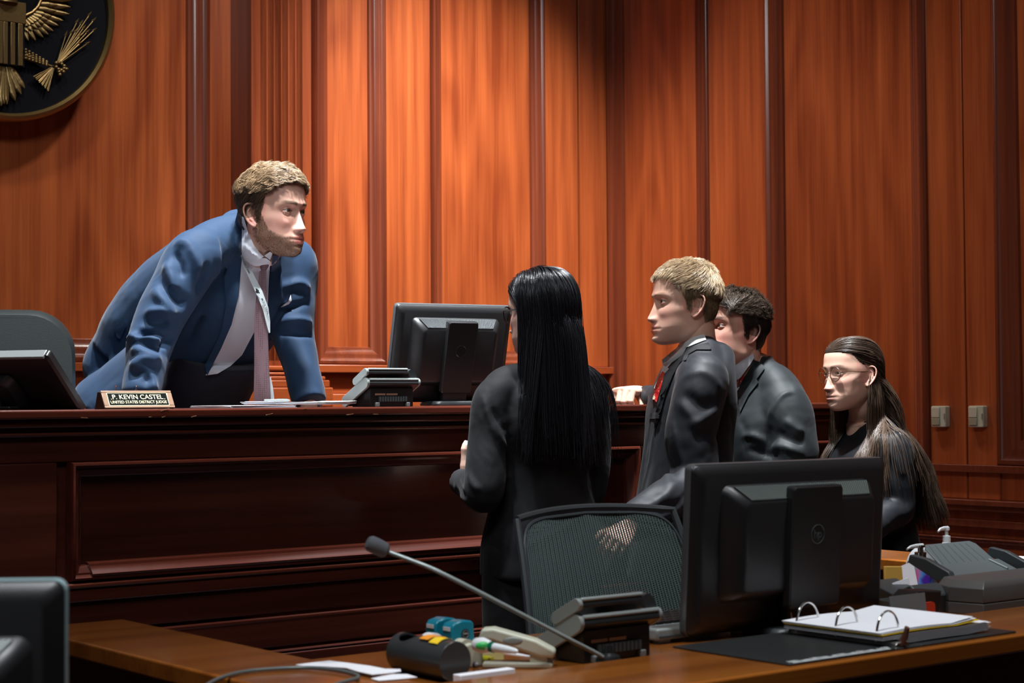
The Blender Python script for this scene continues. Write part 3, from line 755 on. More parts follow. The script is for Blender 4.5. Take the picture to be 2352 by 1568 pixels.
mb = MB(); mb.loft([[Vector((x, y - .14, z)) for x, y in rrect(.48 * k, .46 * k, .08)] for z, k in ((.47, .9), (.49, 1), (.52, 1), (.545, .93))]); mb.build('seat', M_blacks, t)
mb = MB(); mb.tube(bz([(0, .03, ctop - hb + .03), (0, .08, .62), (0, .03, .50), (0, -.08, .47)], 16), [(.05, .012)] * 17 if False else .02, 8); mb.build('back_support', M_blacks, t)
for s in (-1, 1):
    mb = MB(); mb.tube([(s * .27, -.1, .50), (s * .29, -.1, .66)], .015, 8); mb.tube([(s * .29, -.22, .67), (s * .29, .02, .67)], [(.035, .012)] * 2, 8); mb.build('armrest', M_blacks, t)
mb = MB(); mb.lathe([(.028, .06), (.028, .47)], 16, M=Matrix.Translation((0, -.1, 0))); mb.build('gas_column', M_blacks, t)
for k in range(5):
    a = 2 * PI * k / 5 + .3; mb = MB(); mb.tube([(0, -.1, .10), (.27 * math.cos(a), -.1 + .27 * math.sin(a), .065)], [.03, .018], 8); f = mb.build('base_leg', M_blacks, t)
    mb = MB(); mb.lathe([(.001, -.012), (.025, -.012), (.025, .012), (.001, .012)], 14, axis='X', M=Matrix.Translation((.27 * math.cos(a), -.1 + .27 * math.sin(a), .025)) @ Matrix.Rotation(a, 4, 'Z')); mb.build('caster', M_blacks, f)

# ------------------------------------------------------------------ gooseneck microphone
bp = W(1398, 1522, 2.715); bp.z = ZD
t = thing('gooseneck_microphone', 'long grey gooseneck microphone reaching up left from the clerk desk', 'microphone', bp)
pts = [W(1398, 1522, 2.715), W(1380, 1506, 2.70), W(1345, 1487, 2.685), W(1300, 1464, 2.665), W(1180, 1401, 2.64), W(1080, 1349, 2.63), W(995, 1307, 2.63), W(940, 1285, 2.64), W(889, 1266, 2.65)]
pts = [q - bp for q in pts]; sp_ = bz(pts, 64)
mb = MB(); mb.tube(sp_, .0034, 10); mb.build('gooseneck', plain('brushed grey metal', (.30, .35, .34), .3, metal=.25), t)
j = bz(pts, 64)
mb = MB(); mb.tube([q + Vector((-.0008, -.0031, -.0012)) for q in sp_], .0011, 6); mb.build('shaft_groove', M_black, t)
a = W(889, 1266, 2.65) - bp; b = W(843, 1244, 2.64) - bp; dd = (b - a)
mb = MB(); mb.tube([a + dd * k for k in (-.02, .0, .1, .5, .85, .98, 1.02)], [.005, .0085, .0118, .0128, .0122, .009, .002], 18); mb.build('windscreen', plain('grey foam', (.10, .105, .12), .95, bump=.8, bscale=900), t)
mb = MB(); mb.lathe([(.001, 0), (.020, 0), (.020, .008), (.017, .014), (.008, .018), (.006, .03), (.001, .03)], 24, M=Matrix.Translation(sp_[0] * 1.0 - Vector((0, 0, sp_[0].z)))); mb.build('base', M_blacks, t)

# ------------------------------------------------------------------ clerk desk clutter
def DL(px, py, z=ZD): q = Wz(px, py, z); return q
def obj_at(mb, name, mat, loc, rz, lab, cat, grp=None, **k):
    o = mb.build(name, mat, None, **k); o.location = loc; o.rotation_euler = (0, 0, rz); return tag(o, lab, cat, grp)
# stamps
for i, (px, lab) in enumerate(((1052, 'teal self-inking stamp with round black badge, the nearer of the pair'), (1014, 'teal self-inking stamp, the farther of the pair, partly hidden'))):
    n__ = 2.26 + i * .045
    uu = place(px, 1450, n__)[0]; t = thing('self_inking_stamp', lab, 'stamp', un(uu, n__, ZD), UA + .0, 'teal stamps on the clerk desk')
    pr = [(-.022, .012), (-.022, .050), (-.017, .056), (.0, .060), (.017, .058), (.022, .054), (.024, .012)]
    MB().prism(pr, -.014, .014, 'Y').build('casing', M_teal, t, bevel=.003, seg=3)
    MB().box(-.021, .023, -.013, .013, 0, .013).build('ink_base', M_dkgrey, t, bevel=.001)
    MB().box(-.0235, -.0215, -.009, .009, .044, .050).build('index_window', M_whitep, t)
    mb = MB(); mb.lathe([(.001, -.0150), (.0080, -.0150), (.0080, -.0135), (.001, -.0135)], 24, axis='Y', M=Matrix.Translation((.004, 0, .038))); bd = mb.build('badge', M_blacks, t)
    mb = MB(); mb.tube([(.004 + .006 * math.cos(k * PI / 10), -.0152, .038 + .006 * math.sin(k * PI / 10)) for k in range(21)], .0004, 4); mb.box(.000, .008, -.0155, -.0148, .0375, .0400); mb.build('badge_print', M_silver, bd)
# black cylinder holder with a round opening
def boolean(o, cutter, op='DIFFERENCE'):
    md = o.modifiers.new('b', 'BOOLEAN'); md.object = cutter; md.operation = op; md.solver = 'EXACT'
    dg = bpy.context.evaluated_depsgraph_get(); me = bpy.data.meshes.new_from_object(o.evaluated_get(dg)); o.modifiers.clear(); old = o.data; o.data = me; bpy.data.objects.remove(cutter)
    me.polygons.foreach_set('use_smooth', [True] * len(me.polygons)); me.set_sharp_from_angle(angle=math.radians(38))
R_ = .0295
ne = 2.065; uu = place(1046, 1500, ne)[0]
t = thing('clip_holder', 'black plastic cylinder holder lying on the clerk desk with round opening', 'holder', un(uu, ne, ZD), UA)
mb = MB(); mb.lathe([(.001, 0), (R_ - .001, 0), (R_, .001), (R_, .137), (R_ - .001, .138), (.001, .138), (.001, .134), (R_ - .003, .134), (R_ - .003, .004), (.001, .004)], 48, axis='Y', M=Matrix.Translation((0, 0, R_)))
tubeo = mb.build('tube', plain('graphite plastic', (.035, .040, .042), .28), t); bpy.context.view_layer.update()
cm = MB(); cm.lathe([(.001, .0), (.021, .0), (.021, .08), (.001, .08)], 32, M=Matrix.Translation((uu * 0, .108, R_ + .004)))
cut = cm.build('cutter', M_black, t); bpy.context.view_layer.update(); boolean(tubeo, cut)
# sticky flags lying over the cylinder
for i, (m_, y, r_, nm) in enumerate(((M_orange, .040, .2, 'orange'), (M_yelp, .024, -.15, 'yellow'))):
    mb = MB(); rings = []
    for k in range(9):
        an = math.radians(60 + 60 * k / 8 + i * 6); rr = R_ + .0012 + .0012 * (2 - i)
        rings.append([Vector((rr * math.cos(an) , y0, R_ + rr * math.sin(an))) for y0 in (y + .004 * k * r_, y + .022 + .004 * k * r_)] + [Vector(((rr - .0008) * math.cos(an), y0, R_ + (rr - .0008) * math.sin(an))) for y0 in (y + .022 + .004 * k * r_, y + .004 * k * r_)])
    mb.loft(rings); obj_at(mb, 'sticky_flag_sheet', m_, un(uu, ne, ZD), UA, nm + ' sticky flag sheet lying over the black cylinder holder', 'sticky flags', 'sticky flag sheets')
q = place(990, 1485, 2.24)
mb = MB(); mb.lathe([(.010, -.009), (.022, -.009), (.0235, -.008), (.0235, .008), (.022, .009), (.010, .009), (.010, -.009)], 32, axis='Y', M=Matrix.Translation((0, 0, .0235)))
obj_at(mb, 'tape_roll', M_whitep, un(q[0], 2.24, ZD), UA + .2, 'small white tape roll standing behind the black cylinder holder', 'tape roll')
q = place(1068, 1480, 2.17)
t = thing('tape_dispenser', 'cream plastic tape dispenser in front of the teal stamps', 'tape dispenser', un(q[0], 2.17, ZD), UA + .1)
MB().prism([(-.028, 0), (.026, 0), (.026, .030), (.018, .034), (.0, .038), (-.018, .034), (-.028, .024)], -.014, .014, 'Y').build('body', M_cream, t, bevel=.003, seg=3)
mb = MB(); mb.lathe([(.004, -.009), (.018, -.009), (.018, .009), (.004, .009)], 24, axis='Y', M=Matrix.Translation((-.004, 0, .026))); mb.build('tape', M_cream, t)
MB().box(.022, .0275, -.010, .010, .028, .0345).build('cutter', M_silver, t)
q = DL(1096, 1512); q.z = ZD
t = thing('sticky_note_pad', 'ivory sticky note pad beside the stapler', 'note pad', q, UA - .1)
MB().box(-.036, .030, -.032, .030, 0, .012).build('pad', plain('pad yellow', (.62, .60, .25), .8), t); MB().box(-.036, .030, -.032, .030, .0122, .0135).build('top_sheet', M_paper2, t)
def pen_thing(name, lab, cat, a, b, segs, grp=None):
    a, b = Vector(a), Vector(b); t = thing(name, lab, cat, a); d = b - a
    for nm, mat, ks, rs in segs:
        mb = MB(); mb.tube([d * k for k in ks], rs, 14); mb.build(nm, mat, t)
    return t
a = DL(1082, 1522); a.z = ZD + .0065; b = DL(1130, 1527); b.z = ZD + .0065
pen_thing('highlighter_pen', 'yellow highlighter pen lying beside the black cylinder holder', 'highlighter', a - (b - a) * .8, b, [('barrel', M_yellow, (0, .02, .8), (.005, .0065, .0065)), ('cap', M_yellow, (.78, .97, 1.0), (.0072, .0072, .006))])
a = DL(1075, 1531); a.z = ZD + .0045; b = DL(1100, 1533); b.z = ZD + .0045
pen_thing('dark_pen', 'dark pen just below the yellow highlighter', 'pen', a - (b - a) * 1.2, b, [('barrel', plain('dark purple plastic', (.05, .02, .04), .3), (0, .9), (.004, .0045)), ('tip', M_silver, (.9, 1.0), (.0045, .002))])
a = W(1088, 1478, 2.66); b = W(1190, 1496, 2.60); 
t = pen_thing('correction_pen', 'white and green correction pen propped on the note pad', 'correction pen', a, b, [('cap', M_whitep, (0, .05, .2, .36, .40), (.004, .010, .0125, .009, .006)), ('band', M_dkgreen, (.39, .47), (.0082, .0082)), ('barrel', M_whitep, (.47, .75, .95, 1.0), (.007, .006, .004, .001))])
mb = MB(); dd = b - a; mb.ell(dd * .24 + Vector((0, -.0095, .001)), (.013, .005, .0065)); mb.build('label', M_green, t)
# stapler
t = thing('stapler', 'pale green-grey stapler open on the clerk desk, left of the phone', 'stapler', un(place(1190, 1510, 2.115)[0], 2.115, ZD), UA - math.radians(44))
L_ = .108
MB().box(-L_ / 2, L_ / 2, -.017, .017, 0, .009).build('base', M_cream, t, bevel=.003, seg=3)
M = Matrix.Translation((L_ / 2 - .02, 0, .016)) @ Matrix.Rotation(math.radians(11), 4, 'Y')
MB().box(-L_ + .02, .01, -.008, .008, 0, .010, M=M).build('magazine', M_copper, t, bevel=.001)
MB().prism([(-L_ + .01, .010), (-L_ + .012, .026), (-L_ + .03, .031), (-.01, .026), (.022, .016), (.022, .004), (.0, .002), (-L_ + .03, .012)], -.016, .016, 'Y', M=M).build('arm', M_cream, t, bevel=.004, seg=3)
MB().box(L_ / 2 - .035, L_ / 2 - .008, -.012, .012, .006, .026).build('hinge', M_cream, t, bevel=.002)
MB().box(L_ / 2 - .006, L_ / 2 + .004, -.008, .008, .014, .022).build('spring_catch', M_brown, t)
mb = MB(); mb.ell(M @ Vector((-.045, -.016, .018)), (.016, .0015, .006)); mb.build('badge', M_silver, t)
# paper lying between stapler and phone, strip of card at the ledge, sheets and cable at the left
q = place(1270, 1490, 2.24); sheets('paper_sheet', 'white sheet lying between the stapler and the desk phone', 'paper', un(q[0], 2.22, ZD), UA + .2, .20, .14, 1)
a = place(1046, 1538, 2.03); b = place(1172, 1530, 2.03)
mb = MB(); mb.box(0, b[0] - a[0], -.012, .006, 0, .0175); obj_at(mb, 'card_pad', M_white, un(a[0], 2.03, ZD), UA, 'narrow white card pad against the ledge, below the yellow highlighter', 'paper', bevel=.001)
def ledge_sheet(name, lab, outline, z=ZL, lift=lambda x, y: 0.):
    P = [Wz(x, y, z + .0012) for x, y in outline]; c = P[0].copy(); c.z = z
    mb = MB(); n = len(P); top = [p - c + Vector((0, 0, .001 + lift(*o))) for p, o in zip(P, outline)]
    h_ = n // 2; A = top[:h_]; B = top[h_:][::-1]
    rings = []
    for a_, b_ in zip(A, B): rings.append([a_, b_, b_ - Vector((0, 0, .0009)), a_ - Vector((0, 0, .0009))])
    mb.loft(rings); o = mb.build(name, M_white); o.location = c; return tag(o, lab, 'paper', 'sheets on the ledge')
lf = lambda x, y: .004 * max(0, math.sin((x - 690) / 90)) if x > 690 else 0
ledge_sheet('paper_sheet', 'curling white sheet on the desk corner, over the cable', [(679, 1527), (720, 1524), (757, 1522), (800, 1529), (850, 1536), (885, 1542), (920, 1541), (921, 1546), (900, 1550), (855, 1556), (822, 1549), (795, 1540), (740, 1534), (700, 1531)], lift=lf)
ledge_sheet('paper_sheet', 'flat white sheet tucked under the curling sheet', [(852, 1559), (900, 1549), (935, 1549), (958, 1556), (920, 1560), (870, 1564)], z=ZL)
mb = MB(); cp_ = [Wz(x, y, ZL + .0045) for x, y in ((440, 1600), (480, 1570), (520, 1552), (570, 1541), (640, 1535), (710, 1533), (770, 1538), (815, 1548), (822, 1556), (800, 1563), (770, 1572), (740, 1590))]
c0 = cp_[0].copy(); c0.z = ZL
mb.tube(bz([q - c0 for q in cp_], 80), .0030, 10); o = mb.build('cable', M_cable); o.location = c0; tag(o, 'grey cable looping over the desk corner and under the white sheet', 'cable')
# keyboard and papers by the monitor
ku = place(1500, 1470, 2.16)[0]
t = thing('keyboard', 'silver keyboard with black keys between the phone and the big monitor', 'keyboard', un(ku, 2.20, ZD), UA)
MB().box(0, .245, -.05, .11, .006, .026).build('body', M_silver, t, bevel=.004)
MB().box(.005, .24, -.054, -.050, .010, .014).build('front_groove', M_dkgrey, t)
mb = MB(); mb.box(.01, .235, -.02, .10, .0262, .0272); pl_ = mb.build('key_bed', M_whitep, t)
mb = MB()
for r in range(5):
    for k in range(11): mb.box(.013 + k * .0198, .013 + k * .0198 + .016, -.016 + r * .023, -.016 + r * .023 + .018, .027, .032)
mb.build('keys', M_blacks, t, bevel=.001)['kind'] = 'stuff'
for x in (.03, .215): MB().box(x - .01, x + .01, -.04, -.02, 0, .007).build('foot', M_whitep, t)
sheets('paper_stack', 'white papers behind the keyboard at the left edge of the big monitor', 'papers', un(ku + .14, 2.355, ZD), UA + .02, .26, .065, 4, curl=.0, th=.003)

# ------------------------------------------------------------------ ring binder on the ledge
bu = 2.215
t = thing('ring_binder', 'open black three-ring binder with papers lying on the front ledge', 'binder', un(bu, 1.905, ZL), UA)
mb = MB(); mb.box(-.275, -.03, -.125, .125, .0, .0035); mb.box(-.03, .035, -.125, .125, 0, .0030); mb.box(.035, .285, -.125, .125, 0, .0035); mb.build('cover', M_vinyl, t, bevel=.0012)
mb = MB(); rings = []
for k in range(40):
    s = k / 39; x = -.265 + s * .225; w_ = .006 + .007 * abs(math.sin(k * 1.9)) + .004 * math.sin(k * .7)
    rings.append([Vector((x, -.124, .0038)), Vector((x, -.124 + w_ * .5, .0048 + .0018 * abs(math.sin(k * 2.3)))), Vector((x, -.124 + w_ * 1.4, .0038))])
mb.loft(rings, cap=False, closed=False); mb.build('torn_pocket', plain('wrinkled clear vinyl', (.45, .48, .48), .2, coat=.5), t)
mb = MB(); mb.prism([(-.018, .003), (-.014, .009), (0, .012), (.014, .009), (.018, .003)], -.115, .115, 'Y'); mb.build('ring_plate', M_chrome, t, bevel=.001)
for y in (.085, .0, -.085):
    mb = MB(); q = [Vector((-.028 * math.cos(PI * k / 20), y, .010 + .046 * math.sin(PI * k / 20) ** .8)) for k in range(21)]; mb.tube(q, .0020, 8); mb.build('ring', M_chrome, t)
for y, m_, nm in ((.112, M_chrome, 'lever'), (-.112, M_brown, 'lever')):
    mb = MB(); s = 1 if y > 0 else -1; mb.tube([(0, y, .008), (0, y + s * .008, .020), (0, y + s * .012, .034)], [(.006, .003), (.008, .003), (.007, .0025)] if s > 0 else [(.012, .004), (.012, .004), (.007, .004)], 10); mb.build(nm, m_, t)
def page(mb, x0, x1, z0, amp, ph, dy=0.):
    top = []
    for k in range(17):
        x = x0 + (x1 - x0) * k / 16; tt = k / 16; z = z0 + amp * math.sin(tt * PI * .9 + ph) + (.012 * max(0, tt - .75) * 4 * amp / .006)
        top.append([Vector((x, y, z + .0006)) for y in (-.105 + dy, .105 + dy)] + [Vector((x, y, z)) for y in (.105 + dy, -.105 + dy)])
    mb.loft(top)
for i in range(7):
    mb = MB(); page(mb, .004 - (.04 if i > 3 else 0), .235 + .004 * (i % 3), .0045 + i * .0022, .002, .3); mb.build('page', M_white, t)
for i in range(3):
    mb = MB(); page(mb, -.038, .212 - .006 * i, .0205 + i * .0014, .003 + .0008 * i, .4, .002 * i); mb.build('page', (M_yelp, M_white, M_white)[i], t)

# ------------------------------------------------------------------ document scanner
su, sn = 2.90, 2.12
t = thing('document_scanner', 'grey document scanner with ribbed feed tray at the right of the clerk desk', 'scanner', un(su, sn, ZD), UA)
pl = [(-.165, -.02), (-.15, -.09), (.26, -.09), (.30, -.05), (.30, .03), (-.13, .03)]
def octo(k, z, dx=0): return [Vector((x * k + dx, y * k, z)) for x, y in pl]
MB().loft([octo(1, 0), octo(1, .022)]).build('lower_body', M_chrg, t, bevel=.002)
MB().loft([octo(1, .0235), octo(1, .050), octo(.90, .062), octo(.88, .063)]).build('upper_body', M_chrg, t, bevel=.003)
MB().prism([(-.005, 0), (.12, 0), (.15, .05), (.12, .055), (.06, .035), (.02, .055), (-.01, .035)], -.185, -.10, 'X', M=Matrix.Translation((-.045, 0, 0))).build('side_housing', M_dkgrey, t, bevel=.003)
def slab(name, mat, P0, P1, xa0, xa1, xb0, xb1, th, r=0.):
    a, b = Vector((0, *P0)), Vector((0, *P1)); d = (b - a).normalized(); nn = Vector((0, -d.z, d.y))
    ring = lambda p, x0, x1: [p + Vector((x0, 0, 0)), p + Vector((x1, 0, 0)), p + nn * th + Vector((x1, 0, 0)), p + nn * th + Vector((x0, 0, 0))]
    L = (b - a)
    mb = MB(); mb.loft([ring(a, xa0, xa1), ring(a + L * .85, xa0 + (xb0 - xa0) * .85, xa1 + (xb1 - xa1) * .85), ring(b, xb0 + r, xb1 - r)]); return mb.build(name, mat, t, bevel=.002), a, b, nn
lowp, *_ = slab('feed_plate', M_trayg, (.03, .050), (.105, .070), -.09, .14, -.035, .165, .006)
mb = MB()
for x in (-.035, .075): mb.box(x, x + .065, .050, .095, .0735, .0745, M=Matrix.Rotation(math.radians(0), 4, 'X'))
tray, a, b, nn = slab('feed_tray', M_trayg, (.100, .066), (.185, .104), -.025, .155, .015, .185, .004, .012)
for k in range(7):
    x0 = -.022 + k * .021
    q0, q1 = a + (b - a) * .08, a + (b - a) * .9; mb = MB(); q0 = q0 + Vector((.010, 0, 0)); q1 = q1 + Vector((.048, 0, 0))
    mb.tube([q0 + nn * .0045 + Vector((x0 * 1.12, 0, 0)), q1 + nn * .0045 + Vector((x0 * .95 + .002, 0, 0))], .0009, 6); mb.build('tray_rib', M_vent, tray)
for x, z_ in ((-.092, 0), (.168, 0)):
    MB().prism([(.02, .05), (.06, .05), (.13, .082), (.125, .098), (.085, .092), (.03, .07)], x - .006, x + .010, 'X').build('paper_guide', M_dkgrey, t, bevel=.002)
mb = MB(); mb.tube([(.115, .045, .062), (.125, .098, .076)], .0022, 8); mb.build('guide_rail', M_silver, t)

# small things by the scanner
def bottle(name, lab, loc, h, r, body, pump, neckmat, labelmat=None):
    t = thing(name, lab, 'bottle', loc, UA, 'pump bottles')
    mb = MB(); mb.lathe([(.001, 0), (r * .92, 0), (r, .004), (r, h * .55), (r * .9, h * .68), (r * .5, h * .74), (r * .42, h * .76), (.001, h * .76)], 28); mb.build('body', body, t)
    if labelmat:
        mb = MB(); rr = r * 1.015; mb.loft([[Vector((rr * math.cos(a), rr * math.sin(a), z)) for a in [math.radians(200 + 110 * k / 16) for k in range(17)]] for z in (h * .06, h * .3, h * .56)], cap=False, closed=False); mb.build('label', labelmat, t)
    nk = MB(); nk.lathe([(.001, h * .75), (r * .42, h * .75), (r * .42, h * .86), (r * .2, h * .87), (r * .2, h * .95), (r * .34, h * .955), (r * .34, h * 1.0), (.001, h * 1.0)], 20); nk.build('collar', neckmat, t)
    mb = MB(); mb.tube([(r * .2, 0, h * .985), (-r * .5, 0, h * .985), (-r * 1.1, 0, h * .975), (-r * 1.45, 0, h * .94)], [(.004, .005), (.004, .005), (.003, .004), (.002, .003)], 8); mb.build('nozzle', pump, t)
    return t
m_, nt_, b_ = newmat('bottle label'); tc_ = nd(nt_, 'ShaderNodeTexCoord'); no_ = nd(nt_, 'ShaderNodeTexNoise'); no_.inputs['Scale'].default_value = 28; nt_.links.new(tc_.outputs['Object'], no_.inputs['Vector'])
cr_ = nd(nt_, 'ShaderNodeValToRGB'); E = cr_.color_ramp.elements; E[0].position = .35; E[0].color = (.10, .03, .45, 1); E[1].position = .62; E[1].color = (.85, .18, .45, 1); e = E.new(.48); e.color = (.10, .35, .85, 1)
nt_.links.new(no_.outputs['Fac'], cr_.inputs[0]); nt_.links.new(cr_.outputs[0], b_.inputs['Base Color']); b_.inputs['Roughness'].default_value = .3; M_blabel = m_
q = place(2116, 1370, 2.30); bottle('pump_bottle', 'clear gel pump bottle with purple label left of the scanner tray', un(q[0], 2.30, ZD), .108, .030, M_gel, M_whitep, M_chrome, M_blabel)
q = place(2176, 1370, 2.365); bottle('pump_bottle', 'taller bottle with white pump rising behind the scanner tray', un(q[0], 2.365, ZD), .132, .020, M_whitep, M_whitep, M_whitep)
q = place(2113, 1370, 2.35); mb = MB(); mb.lathe([(.012, -.02), (.036, -.02), (.036, .02), (.012, .02), (.012, -.02)], 36, axis='Y', M=Matrix.Translation((0, 0, .036))); mb.box(-.03, .03, -.02, .02, -.0, .002)
for v in mb.v: v.z = v.z * 1.35
obj_at(mb, 'paper_roll', M_whitep, un(q[0], 2.335, ZD), UA - .4, 'white paper roll standing behind the gel bottle', 'paper roll')
q = place(2053, 1370, 2.26); mb = MB(); mb.prism([(-.02, 0), (.022, 0), (.020, .075), (-.018, .076)], -.004, .004, 'Y', M=Matrix.Rotation(-.1, 4, 'X')); obj_at(mb, 'padded_envelope', M_ochre, un(q[0], 2.26, ZD), UA - .5, 'ochre padded envelope standing beside the big monitor', 'envelope', bevel=.002)
for i, (px, n__, w_, h_, r_, lab) in enumerate(((2086, 2.285, .05, .078, -.3, 'white folded paper behind the gel bottle'), (2078, 2.205, .042, .060, .25, 'white folded paper leaning in front of the ochre envelope'))):
    q = place(px, 1370, n__); mb = MB(); mb.prism([(-w_ / 2, 0), (w_ / 2, 0), (w_ / 2 - .004, h_), (-w_ / 2 - .006, h_ * .8)], -.0015, .0015, 'Y', M=Matrix.Rotation(-.2, 4, 'X') @ Matrix.Rotation(r_ * .3, 4, 'Y')); obj_at(mb, 'folded_paper', M_white, un(q[0], n__, ZD), UA - .4 + r_, lab, 'paper', 'folded papers by the scanner')
q = place(2043, 1395, 2.15); t = thing('clip_tray', 'small clear tray of paper clips beside the big monitor', 'tray', un(q[0], 2.15, ZD), UA)
mb = MB(); mb.box(-.022, .022, -.02, .02, 0, .003); mb.box(-.022, -.020, -.02, .02, .003, .03); mb.box(.020, .022, -.02, .02, .003, .03); mb.box(-.02, .02, .018, .02, .003, .03); mb.build('tray', M_grey, t)
for k in range(9):
    a = (-.014 + .0035 * k, -.008 + .002 * (k % 3), .01 + .003 * (k % 4)); mb = MB()
    mb.tube([Vector(a), Vector(a) + Vector((.012, .002, .020)), Vector(a) + Vector((.016, .0, .018)), Vector(a) + Vector((.006, 0, .002))], .0009, 5); mb.build('paper_clip', M_chrome, t)
q = place(2090, 1400, 2.03); mb = MB(); w_ = (place(2131, 1400, 2.03)[0] - place(2050, 1400, 2.03)[0]) / 2
t = thing('grey_card', 'translucent grey card standing against the ledge, in front of the scanner', 'card', un(q[0], 2.03, ZD), UA)
M = Matrix.Rotation(-.12, 4, 'X'); mb.box(-w_, w_, -.0012, .0012, 0, .056, M=M); mb.build('card', plain('smoky card', (.17, .175, .18), .45), t)
mb = MB(); random.seed(3)
for k in range(4): mb.box(.002 + (k % 2) * .002, .007, -.0016, -.0011, .006 + k * .0038, .0085 + k * .0038, M=M)
mb.build('card_print', M_dkgrey, t)
q = place(2143, 1400, 2.045); mb = MB(); mb.prism([(x, z + .017) for x, z in rrect(.05, .034, .008)], -.002, .002, 'Y'); obj_at(mb, 'red_tab', M_red, un(q[0] - .008, 2.055, ZD), UA, 'small red plastic tab beside the grey card', 'tab')
q = place(2125, 1395, 2.09); mb = MB(); mb.prism([(-.045, 0), (.04, 0), (.05, .048), (-.018, .052), (-.045, .036)], -.02, .03, 'Y'); obj_at(mb, 'black_organizer', M_blacks, un(q[0] - .012, 2.10, ZD), UA, 'black desk organizer box between the grey card and the scanner', 'organizer', bevel=.003)
t = thing('spiral_notebook', 'white spiral notebook at the far right edge of the desk', 'notebook', un(3.50, 2.40, ZL + .003), UA + .2)
MB().box(-.09, .09, -.12, .12, 0, .012).build('pages', M_white, t, bevel=.001)
mb = MB()
for k in range(24): mb.tube([(-.09 + .006 * math.cos(a) , -.115 + k * .01, .006 + .008 * math.sin(a)) for a in [2 * PI * j / 10 for j in range(11)]], .0006, 4)
mb.build('spiral', M_silver, t)
# ------------------------------------------------------------------ figure tools
def V(*a): return Vector(a)
def np_mesh(name, verts, faces, mats, parent=None, cols=None, smooth=True):
    me = bpy.data.meshes.new(name); verts = np.asarray(verts, dtype=np.float32); faces = np.asarray(faces, dtype=np.int32)
    me.vertices.add(len(verts)); me.vertices.foreach_set('co', verts.ravel())
    k = faces.shape[1]; me.loops.add(faces.size); me.loops.foreach_set('vertex_index', faces.ravel())
    me.polygons.add(len(faces)); me.polygons.foreach_set('loop_start', np.arange(len(faces), dtype=np.int32) * k)
    me.update(calc_edges=True)
    if smooth: me.polygons.foreach_set('use_smooth', np.ones(len(faces), dtype=bool))
    for m in (mats if isinstance(mats, (list, tuple)) else [mats]): me.materials.append(m)
    if cols is not None: set_col(me, cols)
    o = bpy.data.objects.new(name, me); COL.objects.link(o)
    if parent is not None: o.parent = parent
    return o
def set_col(me, cols):
    at = me.color_attributes.new('col', 'FLOAT_COLOR', 'POINT'); c = np.ones((len(me.vertices), 4), dtype=np.float32); c[:, :3] = cols; at.data.foreach_set('color', c.ravel())
def get_v(me):
    a = np.empty(len(me.vertices) * 3, dtype=np.float32); me.vertices.foreach_get('co', a); return a.reshape(-1, 3)
def get_n(me):
    a = np.empty(len(me.vertices) * 3, dtype=np.float32); me.vertices.foreach_get('normal', a); return a.reshape(-1, 3)
def remesh(mb, voxel, smooth=2, sfac=.5):
    me = bpy.data.meshes.new('tmp'); me.from_pydata([tuple(v) for v in mb.v], [], mb.f)
    bm = bmesh.new(); bm.from_mesh(me); bmesh.ops.recalc_face_normals(bm, faces=bm.faces); bm.to_mesh(me); bm.free()
    o = bpy.data.objects.new('tmp', me); COL.objects.link(o)
    r = o.modifiers.new('r', 'REMESH'); r.mode = 'VOXEL'; r.voxel_size = voxel; r.adaptivity = 0
    if smooth:
        s = o.modifiers.new('s', 'SMOOTH'); s.factor = sfac; s.iterations = smooth
    dg = bpy.context.evaluated_depsgraph_get(); out = bpy.data.meshes.new_from_object(o.evaluated_get(dg))
    bpy.data.objects.remove(o); bpy.data.meshes.remove(me)
    return out
def crom(P, n):
    P = np.asarray(P, float); P = np.vstack([2 * P[0] - P[1], P, 2 * P[-1] - P[-2]]); out = []
    segs = len(P) - 3
    for t in np.linspace(0, segs, n):
        i = min(int(t), segs - 1); f = t - i; p0, p1, p2, p3 = P[i:i + 4]
        out.append(.5 * (2 * p1 + (p2 - p0) * f + (2 * p0 - 5 * p1 + 4 * p2 - p3) * f * f + (3 * p1 - p0 - 3 * p2 + p3) * f ** 3))
    return np.array(out)
def torso(mb, spec, n=34, m=44, ex=2.5):
    """spec rows: centre, right, front, half width, front depth, back depth"""
    rows = [[*c, *r, *f, w, a, b] for c, r, f, w, a, b in spec]; A = crom(rows, n); rings = []
    for q in A:
        c, r, f = q[:3], q[3:6], q[6:9]; r = r / np.linalg.norm(r); f = f / np.linalg.norm(f); w, a, b = q[9:]
        ring = []
        for k in range(m):
            t = 2 * PI * k / m; x = math.copysign(abs(math.cos(t)) ** (2 / ex), math.cos(t)) * w; y = math.copysign(abs(math.sin(t)) ** (2 / ex), math.sin(t)) * (a if math.sin(t) > 0 else b)
            ring.append(Vector(c + r * x + f * y))
        rings.append(ring)
    mb.loft(rings)
def limb(mb, pts, rad, n=30, m=22, wr=0., seed=0):
    A = crom([[*p, r] for p, r in zip(pts, rad)], n)
    L = 0; rr = []
    for i, q in enumerate(A):
        w = 1 + wr * (math.sin(i * 1.25 + seed) * .6 + math.sin(i * 2.3 + seed * 2) * .4) if 2 < i < n - 2 else 1
        rr.append(q[3] * w)
    mb.tube([Vector(q[:3]) for q in A], rr, m)
